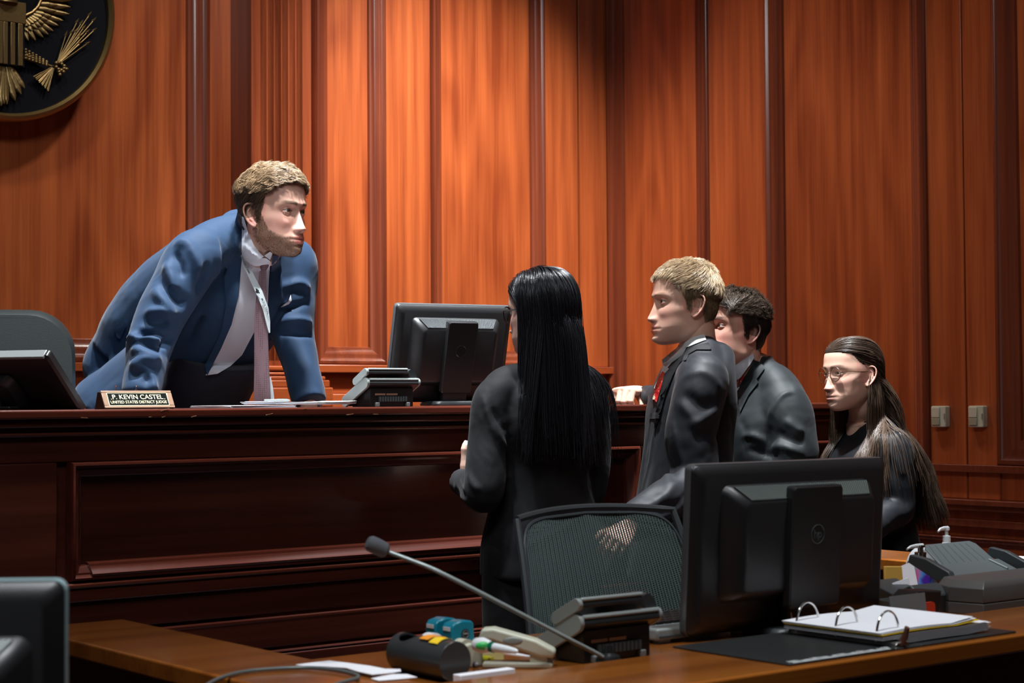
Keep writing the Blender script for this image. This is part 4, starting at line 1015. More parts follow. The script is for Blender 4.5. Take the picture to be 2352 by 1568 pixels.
def fold_disp(co, no, folds):
    for pts, w, h in folds:
        P = crom([list(p) for p in pts], 14)
        best = np.full(len(co), 9.); bt = np.zeros(len(co))
        for i in range(len(P) - 1):
            a, b = P[i], P[i + 1]; ab = b - a; t = np.clip(((co - a) @ ab) / (ab @ ab), 0, 1); d = np.linalg.norm(co - (a + t[:, None] * ab), axis=1)
            u = d < best; best[u] = d[u]; bt[u] = ((i + t[u]) / (len(P) - 1))
        g = np.exp(-(best / w) ** 2) * h * np.clip(np.sin(PI * np.clip(bt, 0.02, .98)) * 1.6, 0, 1)
        co = co + no * g[:, None]
    return co
def noise_disp(co, no, amp, sc, st=(1, 1, 1), seed=0.):
    out = np.empty(len(co)); s = sc
    for i, p in enumerate(co): out[i] = noise.noise(Vector((p[0] * s * st[0] + seed, p[1] * s * st[1], p[2] * s * st[2])))
    return co + no * (out * amp)[:, None]
# ---- head: rows from crown to under the chin: front z,y  back z,y  half width
HR = [(.119, .012, .119, -.022, .012), (.113, .038, .113, -.047, .036), (.101, .062, .098, -.073, .056), (.083, .0795, .076, -.089, .068), (.061, .089, .049, -.098, .0745), (.039, .0925, .022, -.101, .0765),
      (.021, .0945, 0., -.099, .0765), (.003, .0885, -.020, -.095, .0745), (-.018, .0885, -.036, -.088, .0715), (-.040, .090, -.050, -.078, .069), (-.061, .0925, -.062, -.068, .0655), (-.080, .0930, -.073, -.057, .0605),
      (-.097, .0915, -.084, -.046, .0535), (-.111, .0865, -.093, -.037, .0450), (-.1195, .074, -.099, -.030, .036), (-.1200, .052, -.101, -.022, .027), (-.1150, .024, -.100, -.012, .014)]
def g2(x, z, cx, cz, sx, sz): return np.exp(-((x - cx) / sx) ** 2 - ((z - cz) / sz) ** 2)
def face_disp(p, o):
    x, y, z = p[:, 0], p[:, 1], p[:, 2]; ax = np.abs(x); fr = np.clip((y - .03) / .03, 0, 1)
    nz = np.array([.02, .006, -.006, -.020, -.033, -.042, -.048, -.053, -.058, -.066])[::-1]
    na = np.array([0, .0045, .0080, .0130, .0185, .0225, .0225, .0165, .0040, 0])[::-1] * o.get('nose', 1.)
    ns = np.array([.008, .0065, .0065, .0078, .0095, .0118, .0135, .0135, .012, .012])[::-1]
    A = np.interp(z, nz, na); S = np.interp(z, nz, ns)
    dy = A * np.exp(-(ax / S) ** 2.4)
    dy += .0090 * g2(ax, z, .0135, -.0475, .0062, .0070)
    dy -= .0105 * g2(ax, z, .032, .001, .0175, .0125) + .005 * g2(ax, z, .0165, .002, .007, .010)
    dy += .0035 * g2(ax, z, .028, .0215, .022, .0065) * o.get('brow', 1.)
    dy += .0035 * g2(ax, z, .040, -.030, .018, .014) - .003 * g2(ax, z, .038, -.058, .016, .016) * o.get('hollow', 1.)
    dy += .0050 * g2(ax, z, 0, -.073, .026, .019) - .0015 * g2(ax, z, .027, -.075, .006, .006)
    dy += .0045 * g2(ax, z, .004, -.0695, .016, .0040) * o.get('lip', 1.) + .0058 * g2(ax, z, 0, -.0815, .0155, .0048) * o.get('lip', 1.)
    dy -= .0048 * g2(ax, z, 0, -.0752, .0215, .0018)
    dy -= .0042 * g2(ax, z, 0, -.0925, .018, .0048) + .0012 * g2(ax, z, 0, -.0615, .003, .005)
    dy += .0075 * g2(ax, z, 0, -.106, .018, .012) * o.get('chin', 1.)
    dx = .0035 * g2(y, z, .045, -.022, .03, .016) - .0025 * g2(y, z, .055, .030, .02, .022)
    dx += .004 * g2(y, z, .0, -.082, .03, .018) * o.get('jaw', 1.)
    out = p.copy(); out[:, 1] += dy * fr; out[:, 0] += np.sign(x) * dx
    return out
def head_grid(o, nr=150, nt=120):
    A = crom(HR, nr); th = np.linspace(0, 2 * PI, nt, endpoint=False); th = th - .45 * np.sin(th) * 1.0      # denser at the front
    G = np.zeros((nr, nt, 3))
    for i, (zf, yf, zb_, yb, w) in enumerate(A):
        c, s = np.cos(th), np.sin(th); tf = np.clip((-.07 - (zf + zb_) / 2) / .03, 0, 1) * .22
        yy = np.sign(c) * np.abs(c) ** .92; k = (1 + yy) / 2
        G[i, :, 0] = w * np.sign(s) * np.abs(s) ** .88 * (1 - tf * np.clip(c, 0, 1)) * o.get('wide', 1.)
        G[i, :, 1] = yb + (yf - yb) * k; G[i, :, 2] = zb_ + (zf - zb_) * k
    P = face_disp(G.reshape(-1, 3), o); sc = o.get('scale', 1.)
    return (P * sc).reshape(nr, nt, 3)
def grid_faces(nr, nt):
    i = np.arange(nr - 1)[:, None] * nt; j = np.arange(nt)[None, :]; j2 = (j + 1) % nt
    return np.stack([i + j, i + nt + j, i + nt + j2, i + j2], -1).reshape(-1, 4)
def ear(mb, M, s, sc, flare=1.):
    e = []
    O = Vector((s * .0735, -.010, -.014)); up = Vector((0, -.14, .99)); bk = Vector((s * .42 * flare, -.9, 0)).normalized(); out = Vector((s, 0.25, 0)).normalized()
    f = lambda b, a, h: M @ ((O + up * a * .96 + bk * b + out * h) * sc)
    hel = [(-.006, .002, .003), (-.012, .012, .004), (-.013, .024, .004), (-.005, .033, .005), (.007, .035, .006), (.017, .028, .007), (.021, .013, .007), (.018, -.004, .006), (.011, -.017, .005), (.003, -.027, .004), (-.006, -.030, .003), (-.010, -.022, .002)]
    mb.tube(bz([f(*q) for q in hel], 44), .0031 * sc, 8)
    mb.tube(bz([f(*q) for q in ((.002, .024, .002), (.010, .014, .003), (.011, .002, .003), (.006, -.010, .002), (-.002, -.016, .002))], 20), .0026 * sc, 8)
    R = Matrix((M.to_3x3() @ bk, M.to_3x3() @ up, M.to_3x3() @ out)).transposed()
    mb.ell(f(.003, .004, -.002), (.0165 * sc, .028 * sc, .0034 * sc), 20, 14, R)
    mb.ell(f(-.002, -.024, .001), (.0085 * sc, .009 * sc, .0034 * sc), 14, 10, R)
    mb.ell(f(-.0105, -.004, .002), (.0035 * sc, .006 * sc, .004 * sc), 10, 8, R)
def headM(c, f, roll=0., pitch=0.):
    f = Vector(f).normalized(); u = Vector((0, 0, 1)); r = f.cross(u).normalized()
    R = Matrix((r, f, u)).transposed()
    R = R @ Matrix.Rotation(math.radians(pitch), 3, 'X') @ Matrix.Rotation(math.radians(roll), 3, 'Y')
    M = R.to_4x4(); M.translation = Vector(c); return M
EYX, EYY, EYZ, ER = .0315, .0705, .0015, .0122
def hand(mb, M, s, curl, spread=.06, thumb=(.55, .75, -.25), tb=.4, sc=1., fat=1.):
    """wrist at the origin, fingers along +Y, back of the hand +Z, thumb on the s side"""
    T = lambda x, y, z: M @ Vector((x * sc, y * sc, z * sc))
    rings = []
    for y, w, t, dx in ((-.01, .026, .019, 0), (.012, .028, .019, .001), (.040, .037, .017, .003), (.070, .042, .0145, .002), (.092, .041, .0115, 0), (.098, .036, .008, 0)):
        rings.append([T(s * dx + w * math.copysign(abs(math.cos(a)) ** .8, math.cos(a)), y, t * math.copysign(abs(math.sin(a)) ** .8, math.sin(a))) for a in [2 * PI * k / 18 for k in range(18)]])
    mb.loft(rings)
    for i, (bx, by, L, r) in enumerate(((.0305, .088, .078, .0088), (.0102, .093, .086, .0090), (-.0102, .089, .080, .0086), (-.030, .080, .062, .0076))):
        c1, c2, c3 = curl[i] if hasattr(curl[0], '__len__') else curl
        a = 0.; sp = spread * (1.5 - i) ; p = Vector((s * bx, by, .001)); pts = [p - Vector((0, .012, 0)), p]
        for ln, c in ((.44 * L, c1), (.31 * L, c2), (.25 * L, c3)):
            a += math.radians(c); d = Vector((s * math.sin(sp) * math.cos(a), math.cos(a) * math.cos(sp), -math.sin(a))); mid = pts[-1] + d * ln * .5; pts += [mid, pts[-1] + d * ln]
        rr = [r * 1.02, r * 1.06, r * .96, r * 1.02, r * .90, r * .95, r * .84, r * .55]
        mb.tube([T(*q) for q in pts], [q * sc * fat for q in rr], 12)
    th = Vector((s * thumb[0], thumb[1], thumb[2])).normalized(); th2 = (th + Vector((-s * tb, .35, -.1))).normalized()
    p0 = Vector((s * .018, .015, -.006)); p1 = p0 + th * .040; p2 = p1 + th * .034; p3 = p2 + th2 * .027
    mb.tube([T(*q) for q in (p0, p0.lerp(p1, .6), p1, p1.lerp(p2, .5), p2, p2.lerp(p3, .5), p3)], [q * sc for q in (.013, .0145, .0118, .0104, .0112, .0100, .0055)], 12)
    return T(*p3), (M.to_3x3() @ th2)
def basis(o, y, z):
    y = Vector(y).normalized(); z = Vector(z); z = (z - y * z.dot(y)).normalized(); x = y.cross(z)
    M = Matrix((x, y, z)).transposed().to_4x4(); M.translation = Vector(o); return M
M_skin = attrmat('skin', .48, .35, sss=.12, bump=.10, bscale=420)
M_eye = attrmat('eyeball', .12, .6)
M_hair = attrmat('hair', .36, .55)
M_cap = attrmat('hair roots', .9, .1)
M_hairb = attrmat('black hair', .24, .6)
M_hairb.node_tree.nodes['Principled BSDF'].inputs['Anisotropic'].default_value = .5
def rgb(*c): return np.array(c, float)
FOLDK = 1.0
class Person:
    def __init__(s, label, base, Mh, opt, skin):
        s.base = Vector(base); s.Mh = Mh; s.opt = opt; s.skin = skin; s.mb = MB(); s.label = label; s.bvh = {}; s.kids = []
        s.G = head_grid(opt); s.sc = opt.get('scale', 1.)
        G = s.G.reshape(-1, 3); R = np.array(Mh.to_3x3()); T = np.array(Mh.translation)
        Wd = G @ R.T + T; nr, nt = s.G.shape[:2]
        s.HW = Wd; F_ = grid_faces(nr, nt)
        s.mb.add([Vector(v) for v in Wd], [tuple(map(int, f)) for f in F_] + [tuple(range(nt)), tuple((nr - 1) * nt + k for k in range(nt))][::1])
        for sd in (-1, 1):
            if not opt.get('noear'): ear(s.mb, Mh, sd, s.sc, opt.get('flare', 1.)); s.mb.ell(Mh @ (Vector((sd * EYX, EYY, EYZ)) * s.sc), [.0138 * s.sc] * 3, 20, 14)
        s.hb = BVHTree.FromPolygons([tuple(v) for v in Wd], [tuple(map(int, f)) for f in F_])
        s.nails = []
    def L(s, x, y, z): return s.Mh @ (Vector((x, y, z)) * s.sc)
    def neck(s, base, r=.058, r2=.066):
        a = s.L(0, -.030, -.030); b = s.L(0, -.036, -.095); e = Vector(base); pt = bz([a, b, e, e + V(0, 0, -.06)], 42); k = len(pt); s.mb.tube(pt, [r * .95 + (r2 - r * .95) * sstep(np.array([i / (k - 1)]), .45, .9)[0] for i in range(k)], 40)
    def finish(s, voxel=.0019):
        me = remesh(s.mb, voxel, 2, .45); co = get_v(me).astype(float); Ri = np.array(s.Mh.to_3x3()).T; T = np.array(s.Mh.translation)
        p = ((co - T) @ Ri.T) / s.sc; x, y, z = p[:, 0], p[:, 1], p[:, 2]; ax = np.abs(x); o = s.opt
        inhead = (z > -.14) & (z < .13) & (ax < .1) & (y > -.12)
        # eye openings
        c = s.skin * np.ones((len(co), 1))
        for sd in (-1, 1):
            d = p - np.array([sd * EYX, EYY, EYZ]); u = d[:, 0] / .0150; up = .0050 * (1 - u * u) * o.get('lidu', 1.); lo = -.0042 * (1 - u * u)
            m = (np.abs(u) < 1) & (d[:, 2] < up) & (d[:, 2] > lo) & (d[:, 1] > .002) & inhead
            r = np.linalg.norm(d[m], axis=1, keepdims=True); p[m] = np.array([sd * EYX, EYY, EYZ]) + d[m] / r * .0106
            e = (np.abs(u) < 1.12) & (d[:, 2] < .0050 * (1 - u * u) + .0020) & (d[:, 2] > .0050 * (1 - u * u) - .0012) & (d[:, 1] > 0) & inhead
            c[e] = c[e] * o.get('lash', .35)
            sh = g2(x, z, sd * EYX, EYZ, .022, .013)[:, None] * (inhead & (y > .04))[:, None]; c = c * (1 - .16 * sh * np.array([.6, 1, .9]))
        co = (p * s.sc) @ Ri + T if False else (p * s.sc) @ np.linalg.inv(Ri.T) + T
        f = (inhead & (y > .05)).astype(float)
        lip = np.clip(1.6 * (g2(ax, z, 0, -.0700, .0185, .0042) + g2(ax, z, 0, -.0812, .0165, .0050)), 0, 1) * f
        c = c * (1 - lip[:, None]) + lip[:, None] * o.get('lipcol', s.skin * np.array([.95, .55, .55]))
        ml = g2(ax, z, 0, -.0755, .022, .0016) * f; c = c * (1 - .55 * ml[:, None])
        ch = (g2(ax, z, .045, -.035, .022, .022) * .8 + g2(ax, z, 0, -.045, .016, .014) * .6 + (ax > .071) * (np.abs(z + .01) < .05) * .7)[:, None] * inhead[:, None]
        c = c * (1 - np.clip(ch, 0, 1) * np.array([0, .20, .16]))
        nost = np.clip(1.3 * g2(ax, z, .0080, -.0545, .0050, .0034) * f, 0, 1); c = c * (1 - .6 * nost[:, None])
        bz_ = .0205 + .0042 * np.sin(np.clip((ax - .010) / .042, 0, 1) * PI * .72)
        br = np.clip(1.5 * np.exp(-((z - bz_) / (.0040 * o.get('browt', 1.) * (1.15 - ax * 9))) ** 2), 0, 1) * (ax > .010) * (ax < .054) * f * np.clip((.056 - ax) / .012, 0, 1) * np.clip((ax - .008) / .006, 0, 1)
        c = c * (1 - br[:, None] * o.get('browd', .85)) + br[:, None] * o.get('browd', .85) * o['hair']
        if 'beard' in o:
            bl = beard_mask(p); n_ = np.array([noise.noise(Vector(q) * 220) for q in p[:, :]]) if False else 0
            c = c * (1 - bl[:, None] * .66) + bl[:, None] * .66 * o['beard']
        if o.get('stub'):
            sm = stub_mask(p); c = c * (1 - sm[:, None] * o['stub']) + sm[:, None] * o['stub'] * o['hair']
        for q, r_ in s.nails:
            m = np.linalg.norm(co - np.array(q), axis=1) < r_; c[m] = (.85, .80, .74)
        # knuckles and finger tips a little redder
        me.vertices.foreach_set('co', (co - np.array(s.base)).astype(np.float32).ravel()); set_col(me, np.clip(c, 0, 1)); me.update()
        me.polygons.foreach_set('use_smooth', [True] * len(me.polygons)); me.materials.clear(); me.materials.append(M_skin)
        s.o = bpy.data.objects.new('person', me); COL.objects.link(s.o); s.o.location = s.base; tag(s.o, s.label, 'person')
        fs = []
        bm_v = get_v(me) + np.array(s.base)
        pol = np.empty(len(me.polygons) * 4, dtype=np.int32)
        try: me.polygons.foreach_get('vertices', pol); fs = pol.reshape(-1, 4)
        except Exception: fs = np.array([list(q.vertices)[:4] for q in me.polygons])
        s.bvh['body'] = BVHTree.FromPolygons(bm_v.tolist(), fs.tolist())
        g = o.get('gaze', (0, 1, 0)); gd = Vector(g).normalized()
        for sd in (-1, 1):
            mb = MB(); Q = gd.to_track_quat('Z', 'Y').to_matrix(); rings = []; cols = []
            iris = o.get('iris', (.10, .05, .02))
            for j in range(25):
                an = PI * max(min(j / 24, .999), .001)
                if j < 16: an = (j / 16) * .9 + .001
                else: an = .9 + (j - 15) / 9 * (PI - .9) - .001
                rings.append([s.Mh @ ((Vector((sd * EYX, EYY, EYZ)) + Q @ Vector((math.sin(an) * math.cos(q), math.sin(an) * math.sin(q), math.cos(an))) * ER) * s.sc) - s.base for q in [2 * PI * k / 24 for k in range(24)]])
                cc = (.008, .006, .006) if an < .20 else (iris if an < .50 else ([v * .4 for v in iris] if an < .56 else (.62, .58, .56)))
                cols += [cc] * 24
            mb.loft(rings); e = mb.build('eye', M_eye, s.o); set_col(e.data, np.array(cols))
        return s.o
    def loc(s, mb):
        for v in mb.v: v -= s.base
        return mb
    def part(s, mb, name, mat, **k): return s.loc(mb).build(name, mat, s.o, **k)
    def cloth(s, mb, name, mat, voxel=.007, smooth=5, folds=(), namp=.004, nsc=9, nst=(1, 1, 1), parent=None, seed=0., sfac=.5):
        me = remesh(mb, voxel, smooth, sfac); co = get_v(me).astype(float)
        for _ in range(1):
            no = get_n(me)
            if folds:
                bv = BVHTree.FromPolygons(co.tolist(), [tuple(q.vertices) for q in me.polygons]); F2 = []
                for pts, w, h in folds:
                    P2 = []
                    for q in pts:
                        hit = bv.ray_cast(CAMP, (Vector(q) - CAMP).normalized()); P2.append(hit[0] if hit[0] is not None else Vector(q))
                    F2.append((P2, w, h * FOLDK))
                co = fold_disp(co, no, F2)
            if namp: co = noise_disp(co, no, namp, nsc, nst, seed)
        me.vertices.foreach_set('co', (co - np.array(s.base)).astype(np.float32).ravel()); me.update()
        me.polygons.foreach_set('use_smooth', [True] * len(me.polygons)); me.materials.clear(); me.materials.append(mat)
        o = bpy.data.objects.new(name, me); COL.objects.link(o); o.parent = parent or s.o
        s.bvh[name] = BVHTree.FromPolygons(co.tolist(), [tuple(q.vertices) for q in me.polygons])
        return o
    def drape(s, name, mat, poly, on, off=.003, th=.0022, step=5, parent=None, lift=None, smooth_d=1):
        """cloth patch with its own thickness laid over the garments"""
        P = [Vector(q) for q in poly]; xs = [q.x for q in P]; ys = [q.y for q in P]; bd = []
        for i in range(len(P)):
            a, b = P[i], P[(i + 1) % len(P)]; k = max(1, int((b - a).length / step)); bd += [a.lerp(b, j / k) for j in range(k)]
        nb = len(bd); pts = list(bd)
        def inside(x, y):
            r = False
            for i in range(nb):
                x1, y1 = bd[i]; x2, y2 = bd[i - 1]
                if (y1 > y) != (y2 > y) and x < (x2 - x1) * (y - y1) / (y2 - y1) + x1: r = not r
            return r
        y = min(ys) + step / 2; row = 0
        while y < max(ys):
            x = min(xs) + (step / 2 if row % 2 else 0)
            while x < max(xs):
                if inside(x, y) and min((Vector((x, y)) - q).length for q in bd) > step * .55: pts.append(Vector((x, y)))
                x += step
            y += step * .87; row += 1
        r = geometry.delaunay_2d_cdt([Vector(q) for q in pts], [(i, (i + 1) % nb) for i in range(nb)], [], 1, 1e-4)
        vs2, fs = r[0], r[2]; D = []
        for v in vs2:
            d = ray(v.x, v.y); Ld = d.length; best = None
            for nm in on:
                h = s.bvh[nm].ray_cast(CAMP, d.normalized())
                if h[0] is not None:
                    t = h[3] / Ld
                    if best is None or t < best: best = t
            D.append(best)
        good = [q for q in D if q is not None]; med = sorted(good)[len(good) // 2] if good else 5.
        for i, q in enumerate(D):
            if q is None:
                js = sorted(range(len(D)), key=lambda j: (vs2[j] - vs2[i]).length if D[j] is not None else 1e9)[:3]; D[i] = sum(D[j] if D[j] is not None else med for j in js) / 3
        # relax depth so cloth spans small hollows
        nbr = [set() for _ in D]
        for f in fs:
            for i in range(len(f)): nbr[f[i]].add(f[i - 1]); nbr[f[i - 1]].add(f[i])
        for _ in range(smooth_d):
            D = [min(q, sum(D[j] for j in nbr[i]) / max(len(nbr[i]), 1)) if nbr[i] else q for i, q in enumerate(D)]
        k = len(vs2); mb = MB(); top = []; bot = []
        for v, q in zip(vs2, D):
            l = lift(v.x, v.y) if lift else 0
            top.append(W(v.x, v.y, q - off - th - l)); bot.append(W(v.x, v.y, q - off * .2))
        ed = {}
        for f in fs:
            for i in range(len(f)): e = (f[i - 1], f[i]); ed[e] = 1
        F_ = [tuple(f) for f in fs] + [tuple(reversed([i + k for i in f])) for f in fs]
        for (a, b) in ed:
            if (b, a) not in ed: F_.append((b, a, a + k, b + k))
        mb.add(top + bot, F_); o = s.loc(mb).build(name, mat, parent or s.o)
        s.bvh[name] = BVHTree.FromPolygons([v + s.base for v in mb.v], mb.f)
        return o
    # ---- hair
    def roots(s, mask, n, seed=1):
        rg = np.random.default_rng(seed); nr, nt = s.G.shape[:2]; P = s.G.reshape(-1, 3) / s.sc
        # area-weighted sampling of grid cells
        F_ = grid_faces(nr, nt); A = P[F_[:, 0]]; B = P[F_[:, 1]]; C = P[F_[:, 3]]; D_ = P[F_[:, 2]]
        nn = np.cross(B - A, C - A); ar = np.linalg.norm(nn, axis=1); cen = (A + B + C + D_) / 4
        w = ar * mask(cen); w /= w.sum(); idx = rg.choice(len(F_), n, p=w)
        u, v = rg.random((n, 1)), rg.random((n, 1)); p = A[idx] + (B[idx] - A[idx]) * u + (C[idx] - A[idx]) * v
        nv = nn[idx] / ar[idx][:, None]
        cc = p.copy(); cc[:, 1] += .005; nv *= np.sign((nv * cc).sum(1))[:, None]
        return p, nv, rg
    def cap(s, mask, th, col, name='hair', mat=None, nz=.0):
        nr, nt = s.G.shape[:2]; P = s.G.reshape(-1, 3) / s.sc; F_ = grid_faces(nr, nt)
        m = mask(P); t = th(P) * np.clip(m, 0, 1)
        me = bpy.data.meshes.new('t'); me.from_pydata(P.tolist(), [], F_.tolist()); me.update(); N_ = get_n(me).astype(float); bpy.data.meshes.remove(me)
        cc = P.copy(); N_ *= np.sign((N_ * cc).sum(1))[:, None]
        if nz:
            t = t * (1 + nz * np.array([noise.noise(Vector(q) * 60) for q in P]))
        Q = P + N_ * t[:, None]; keep = (m[F_] > 0).all(1)
        F2 = F_[keep]; used = np.unique(F2); rm = -np.ones(len(P), int); rm[used] = np.arange(len(used)); F2 = rm[F2]; Q = Q[used]
        mat = mat or M_cap; R = np.array(s.Mh.to_3x3()); Wq = (Q * s.sc) @ R.T + np.array(s.Mh.translation) - np.array(s.base)
        # close the crown
        o = np_mesh(name, Wq, F2, mat or M_hair, s.o, cols=np.ones((len(Wq), 1)) * np.array(col)); return o
    def strands(s, P, rad, col, var, name='hair', mat=None, world=True, rg=None, taper=.35, parent=None):
        """P: n x seg x 3 in world coordinates"""
        n, sg, _ = P.shape; T = np.gradient(P, axis=1); T /= np.linalg.norm(T, axis=2, keepdims=True) + 1e-9
        ref = np.array([.3, .9, .2]); a = np.cross(T, ref); a /= np.linalg.norm(a, axis=2, keepdims=True) + 1e-9; b = np.cross(T, a)
        tt = np.linspace(0, 1, sg); r = rad * (1 - (1 - taper) * tt ** 2); r[-1] *= .3
        ring = [P + (a * math.cos(q) + b * math.sin(q)) * r[None, :, None] for q in (0, 2 * PI / 3, 4 * PI / 3)]
        Vv = np.stack(ring, 2).reshape(-1, 3) - np.array(s.base)
        i = np.arange(n)[:, None, None] * sg * 3 + np.arange(sg - 1)[None, :, None] * 3; k = np.arange(3)[None, None, :]; k2 = (k + 1) % 3
        F_ = np.stack([i + k, i + k2, i + 3 + k2, i + 3 + k], -1).reshape(-1, 4)
        rg = rg or RNG; f = 1 + var * (rg.random((n, 1, 1)) * 2 - 1); cols = (np.array(col)[None, None, :] * f * np.ones((n, sg * 3, 1))).reshape(-1, 3)
        return np_mesh(name, Vv, F_, mat or M_hair, parent or s.o, cols=np.clip(cols, 0, 1))
    def toW(s, P):
        R = np.array(s.Mh.to_3x3()); return (P * s.sc) @ R.T + np.array(s.Mh.translation)
    def short_hair(s, mask, length, flow, lift, n, rad, col, var=.35, seed=1, seg=6, clump=.0, wave=0., name='hair', vol=None):
        p, nv, rg = s.roots(mask, n, seed); Ln = length(p) * (1 + .25 * (rg.random(n) - .5)); fl = flow(p); fl -= nv * (fl * nv).sum(1)[:, None]; fl /= np.linalg.norm(fl, axis=1)[:, None] + 1e-9
        lf = lift(p); off = (vol(p) * rg.random(n) ** .7)[:, None] if vol else 0.; out = [p - nv * .001 + nv * off]; q = out[0].copy(); cn = np.array([noise.noise_vector(Vector(v) * 38) for v in p]); cn2 = np.array([noise.noise_vector(Vector(v) * 90) for v in p])
        for k in range(1, seg):
            t = k / (seg - 1); d = fl * (1 - .15 * t) + nv * (lf * (1 - 1.3 * t))[:, None] + cn * clump + cn2 * clump * .5
            if wave: d = d + np.cross(fl, nv) * (wave * np.sin(t * 5 + cn[:, 0] * 9))[:, None]
            d /= np.linalg.norm(d, axis=1)[:, None]; q = q + d * (Ln / (seg - 1))[:, None]; out.append(q.copy())
        P = np.stack(out, 1); return s.strands(s.toW(P), rad, col, var, name, rg=rg)
def sstep(x, a, b): t = np.clip((x - a) / (b - a), 0, 1); return t * t * (3 - 2 * t)
def beard_mask(p):
    x, y, z = p[:, 0], p[:, 1], p[:, 2]; ax = np.abs(x)
    line = np.interp(y, [-.03, 0, .015, .04, .065, .08, .12], [-.02, .02, .01, -.045, -.060, -.062, -.062])
    m = sstep(line - z, 0, .012) * sstep(y, -.02, .0) * (z > -.135) * sstep(.13 - np.abs(z + .06) * 1.0, 0, .02)
    lips = g2(ax, z, 0, -.0760, .023, .0105); m = m * np.clip(1 - 2.2 * lips, 0, 1)
    m = m * (ax < .074)
    neckcut = sstep(z + .122 + .2 * np.clip(.06 - y, 0, 1), 0, .01) if False else 1
    return m
def stub_mask(p):
    x, y, z = p[:, 0], p[:, 1], p[:, 2]
    return ((z > np.interp(y, [-.12, -.05, -.02, .02, .04], [-.075, -.055, -.02, -.01, .05])) & (y < .03)).astype(float)
def scalp(hl=.074, temple=.040, side=.0, nape=-.070, sb=-.022):
    """soft mask of the scalp in head coordinates"""
    def f(P):
        x, y, z = P[:, 0], P[:, 1], P[:, 2]
        zb_ = np.interp(y, [-.12, -.06, -.034, -.024, -.004, .008, .018, .030, .050, .075, .10], [nape, nape, nape + .03, .020, .024, sb, sb + .003, temple - .012, temple + .012, hl, hl + .006])
        return sstep(z - zb_, 0, .007)
    return f

def long_hair(P, mask, n, ztip, rad, col, vol=.02, seed=1, steps=34, ds=.018, wave=.0, wsc=14., back=(0, -1, 0), bk=.35, colliders=(), mat=None, var=.3, grav=.5, name='hair', jit=.05, lat=0., cr=(-.05, .02), side=0., stick=True, fb=0.):
    p, nv, rg = P.roots(mask, n, seed); R = np.array(P.Mh.to_3x3())
    q = P.toW(p); nw = nv @ R.T; bw = np.array(P.Mh.to_3x3() @ Vector(back)); rt = np.array(P.Mh.to_3x3() @ Vector((1, 0, 0)))
    off = .0015 + vol * rg.random(n); zt = ztip(p, q) + jit * (rg.random(n) - .5) * 2
    T0 = np.array(P.Mh.translation); fw_ = -bw if back[1] < -.5 else np.array(P.Mh.to_3x3() @ Vector((0, 1, 0)))
    d = nw * .04 + bw * bk * .6 + np.array([0, 0, -.25]); d /= np.linalg.norm(d, axis=1)[:, None]
    out = [q - nw * .001]; ph = rg.random(n) * 6; done = np.zeros(n, bool); free = np.zeros(n, bool); latv = (rg.random(n) - .5) * lat
    G = np.array([0, 0, -1.]); cen = Vector(P.Mh.translation); sg = []
    for bvh, o2 in colliders:
        c, cn, _, dist = bvh.find_nearest(cen + P.Mh.to_3x3() @ Vector((0, -.4, .05))); sg.append(1 if cn.dot(P.Mh.to_3x3() @ Vector((0, -1, 0))) > 0 else -1)
    nz = np.array([noise.noise_vector(Vector((v[0] * 9 + seed, v[1] * 9, v[2] * 2.5))) for v in q])
    for k in range(1, steps):
        ly = (q - T0) @ np.array(P.Mh.to_3x3() @ Vector((0, 1, 0))) / P.sc
        comb = sstep(ly, *cr) * (~free)
        dd = d * (1 - grav) + G * grav + nz * .06 + bw[None, :] * (bk * comb)[:, None] + rt[None, :] * (side * comb * np.sign(p[:, 0]) * sstep(np.abs((q - T0) @ rt), .075, .03))[:, None]
        if wave: dd = dd + (rt[None, :] * (wave * np.sin(q[:, 2] * wsc * 2 * PI + ph))[:, None] + bw[None, :] * (wave * .6 * np.cos(q[:, 2] * wsc * 2 * PI + ph * 1.7))[:, None]) * (.25 + .75 * free)[:, None]
        dd = dd + rt[None, :] * latv[:, None] + bw[None, :] * (fb * free)[:, None]
        dd /= np.linalg.norm(dd, axis=1)[:, None]; nq = q + dd * ds
        for (bvh, o2), sgn in zip(colliders, sg):
            for i in range(n):
                if done[i]: continue
                v = Vector(nq[i]); c, cn, _, dist = bvh.find_nearest(v, .12)
                if c is None:
                    if o2 is None: free[i] = True
                    continue
                cn = cn * sgn; t = off[i] * (1. if o2 is None else o2) * min(1., k / 9) + .001; sd = (v - c).dot(cn)
                if o2 is None:
                    if not free[i] and cn.z < -.12 and ly[i] < .03: free[i] = True
                    if sd < t or (stick and not free[i]): nq[i] = np.array(c + cn * t)
                elif sd < t: nq[i] = np.array(c + cn * t)
        nq[done] = q[done] + dd[done] * 1e-5
        d = nq - q; d /= np.linalg.norm(d, axis=1)[:, None] + 1e-9; d[done] = G; q = nq; out.append(q.copy()); done |= q[:, 2] < zt
    A = np.stack(out, 1); A = .25 * np.roll(A, 1, 1) + .5 * A + .25 * np.roll(A, -1, 1) if False else A
    B = A.copy(); B[:, 1:-1] = .25 * A[:, :-2] + .5 * A[:, 1:-1] + .25 * A[:, 2:]
    return P.strands(B, rad, col, var, name, mat or M_hair, rg=rg)
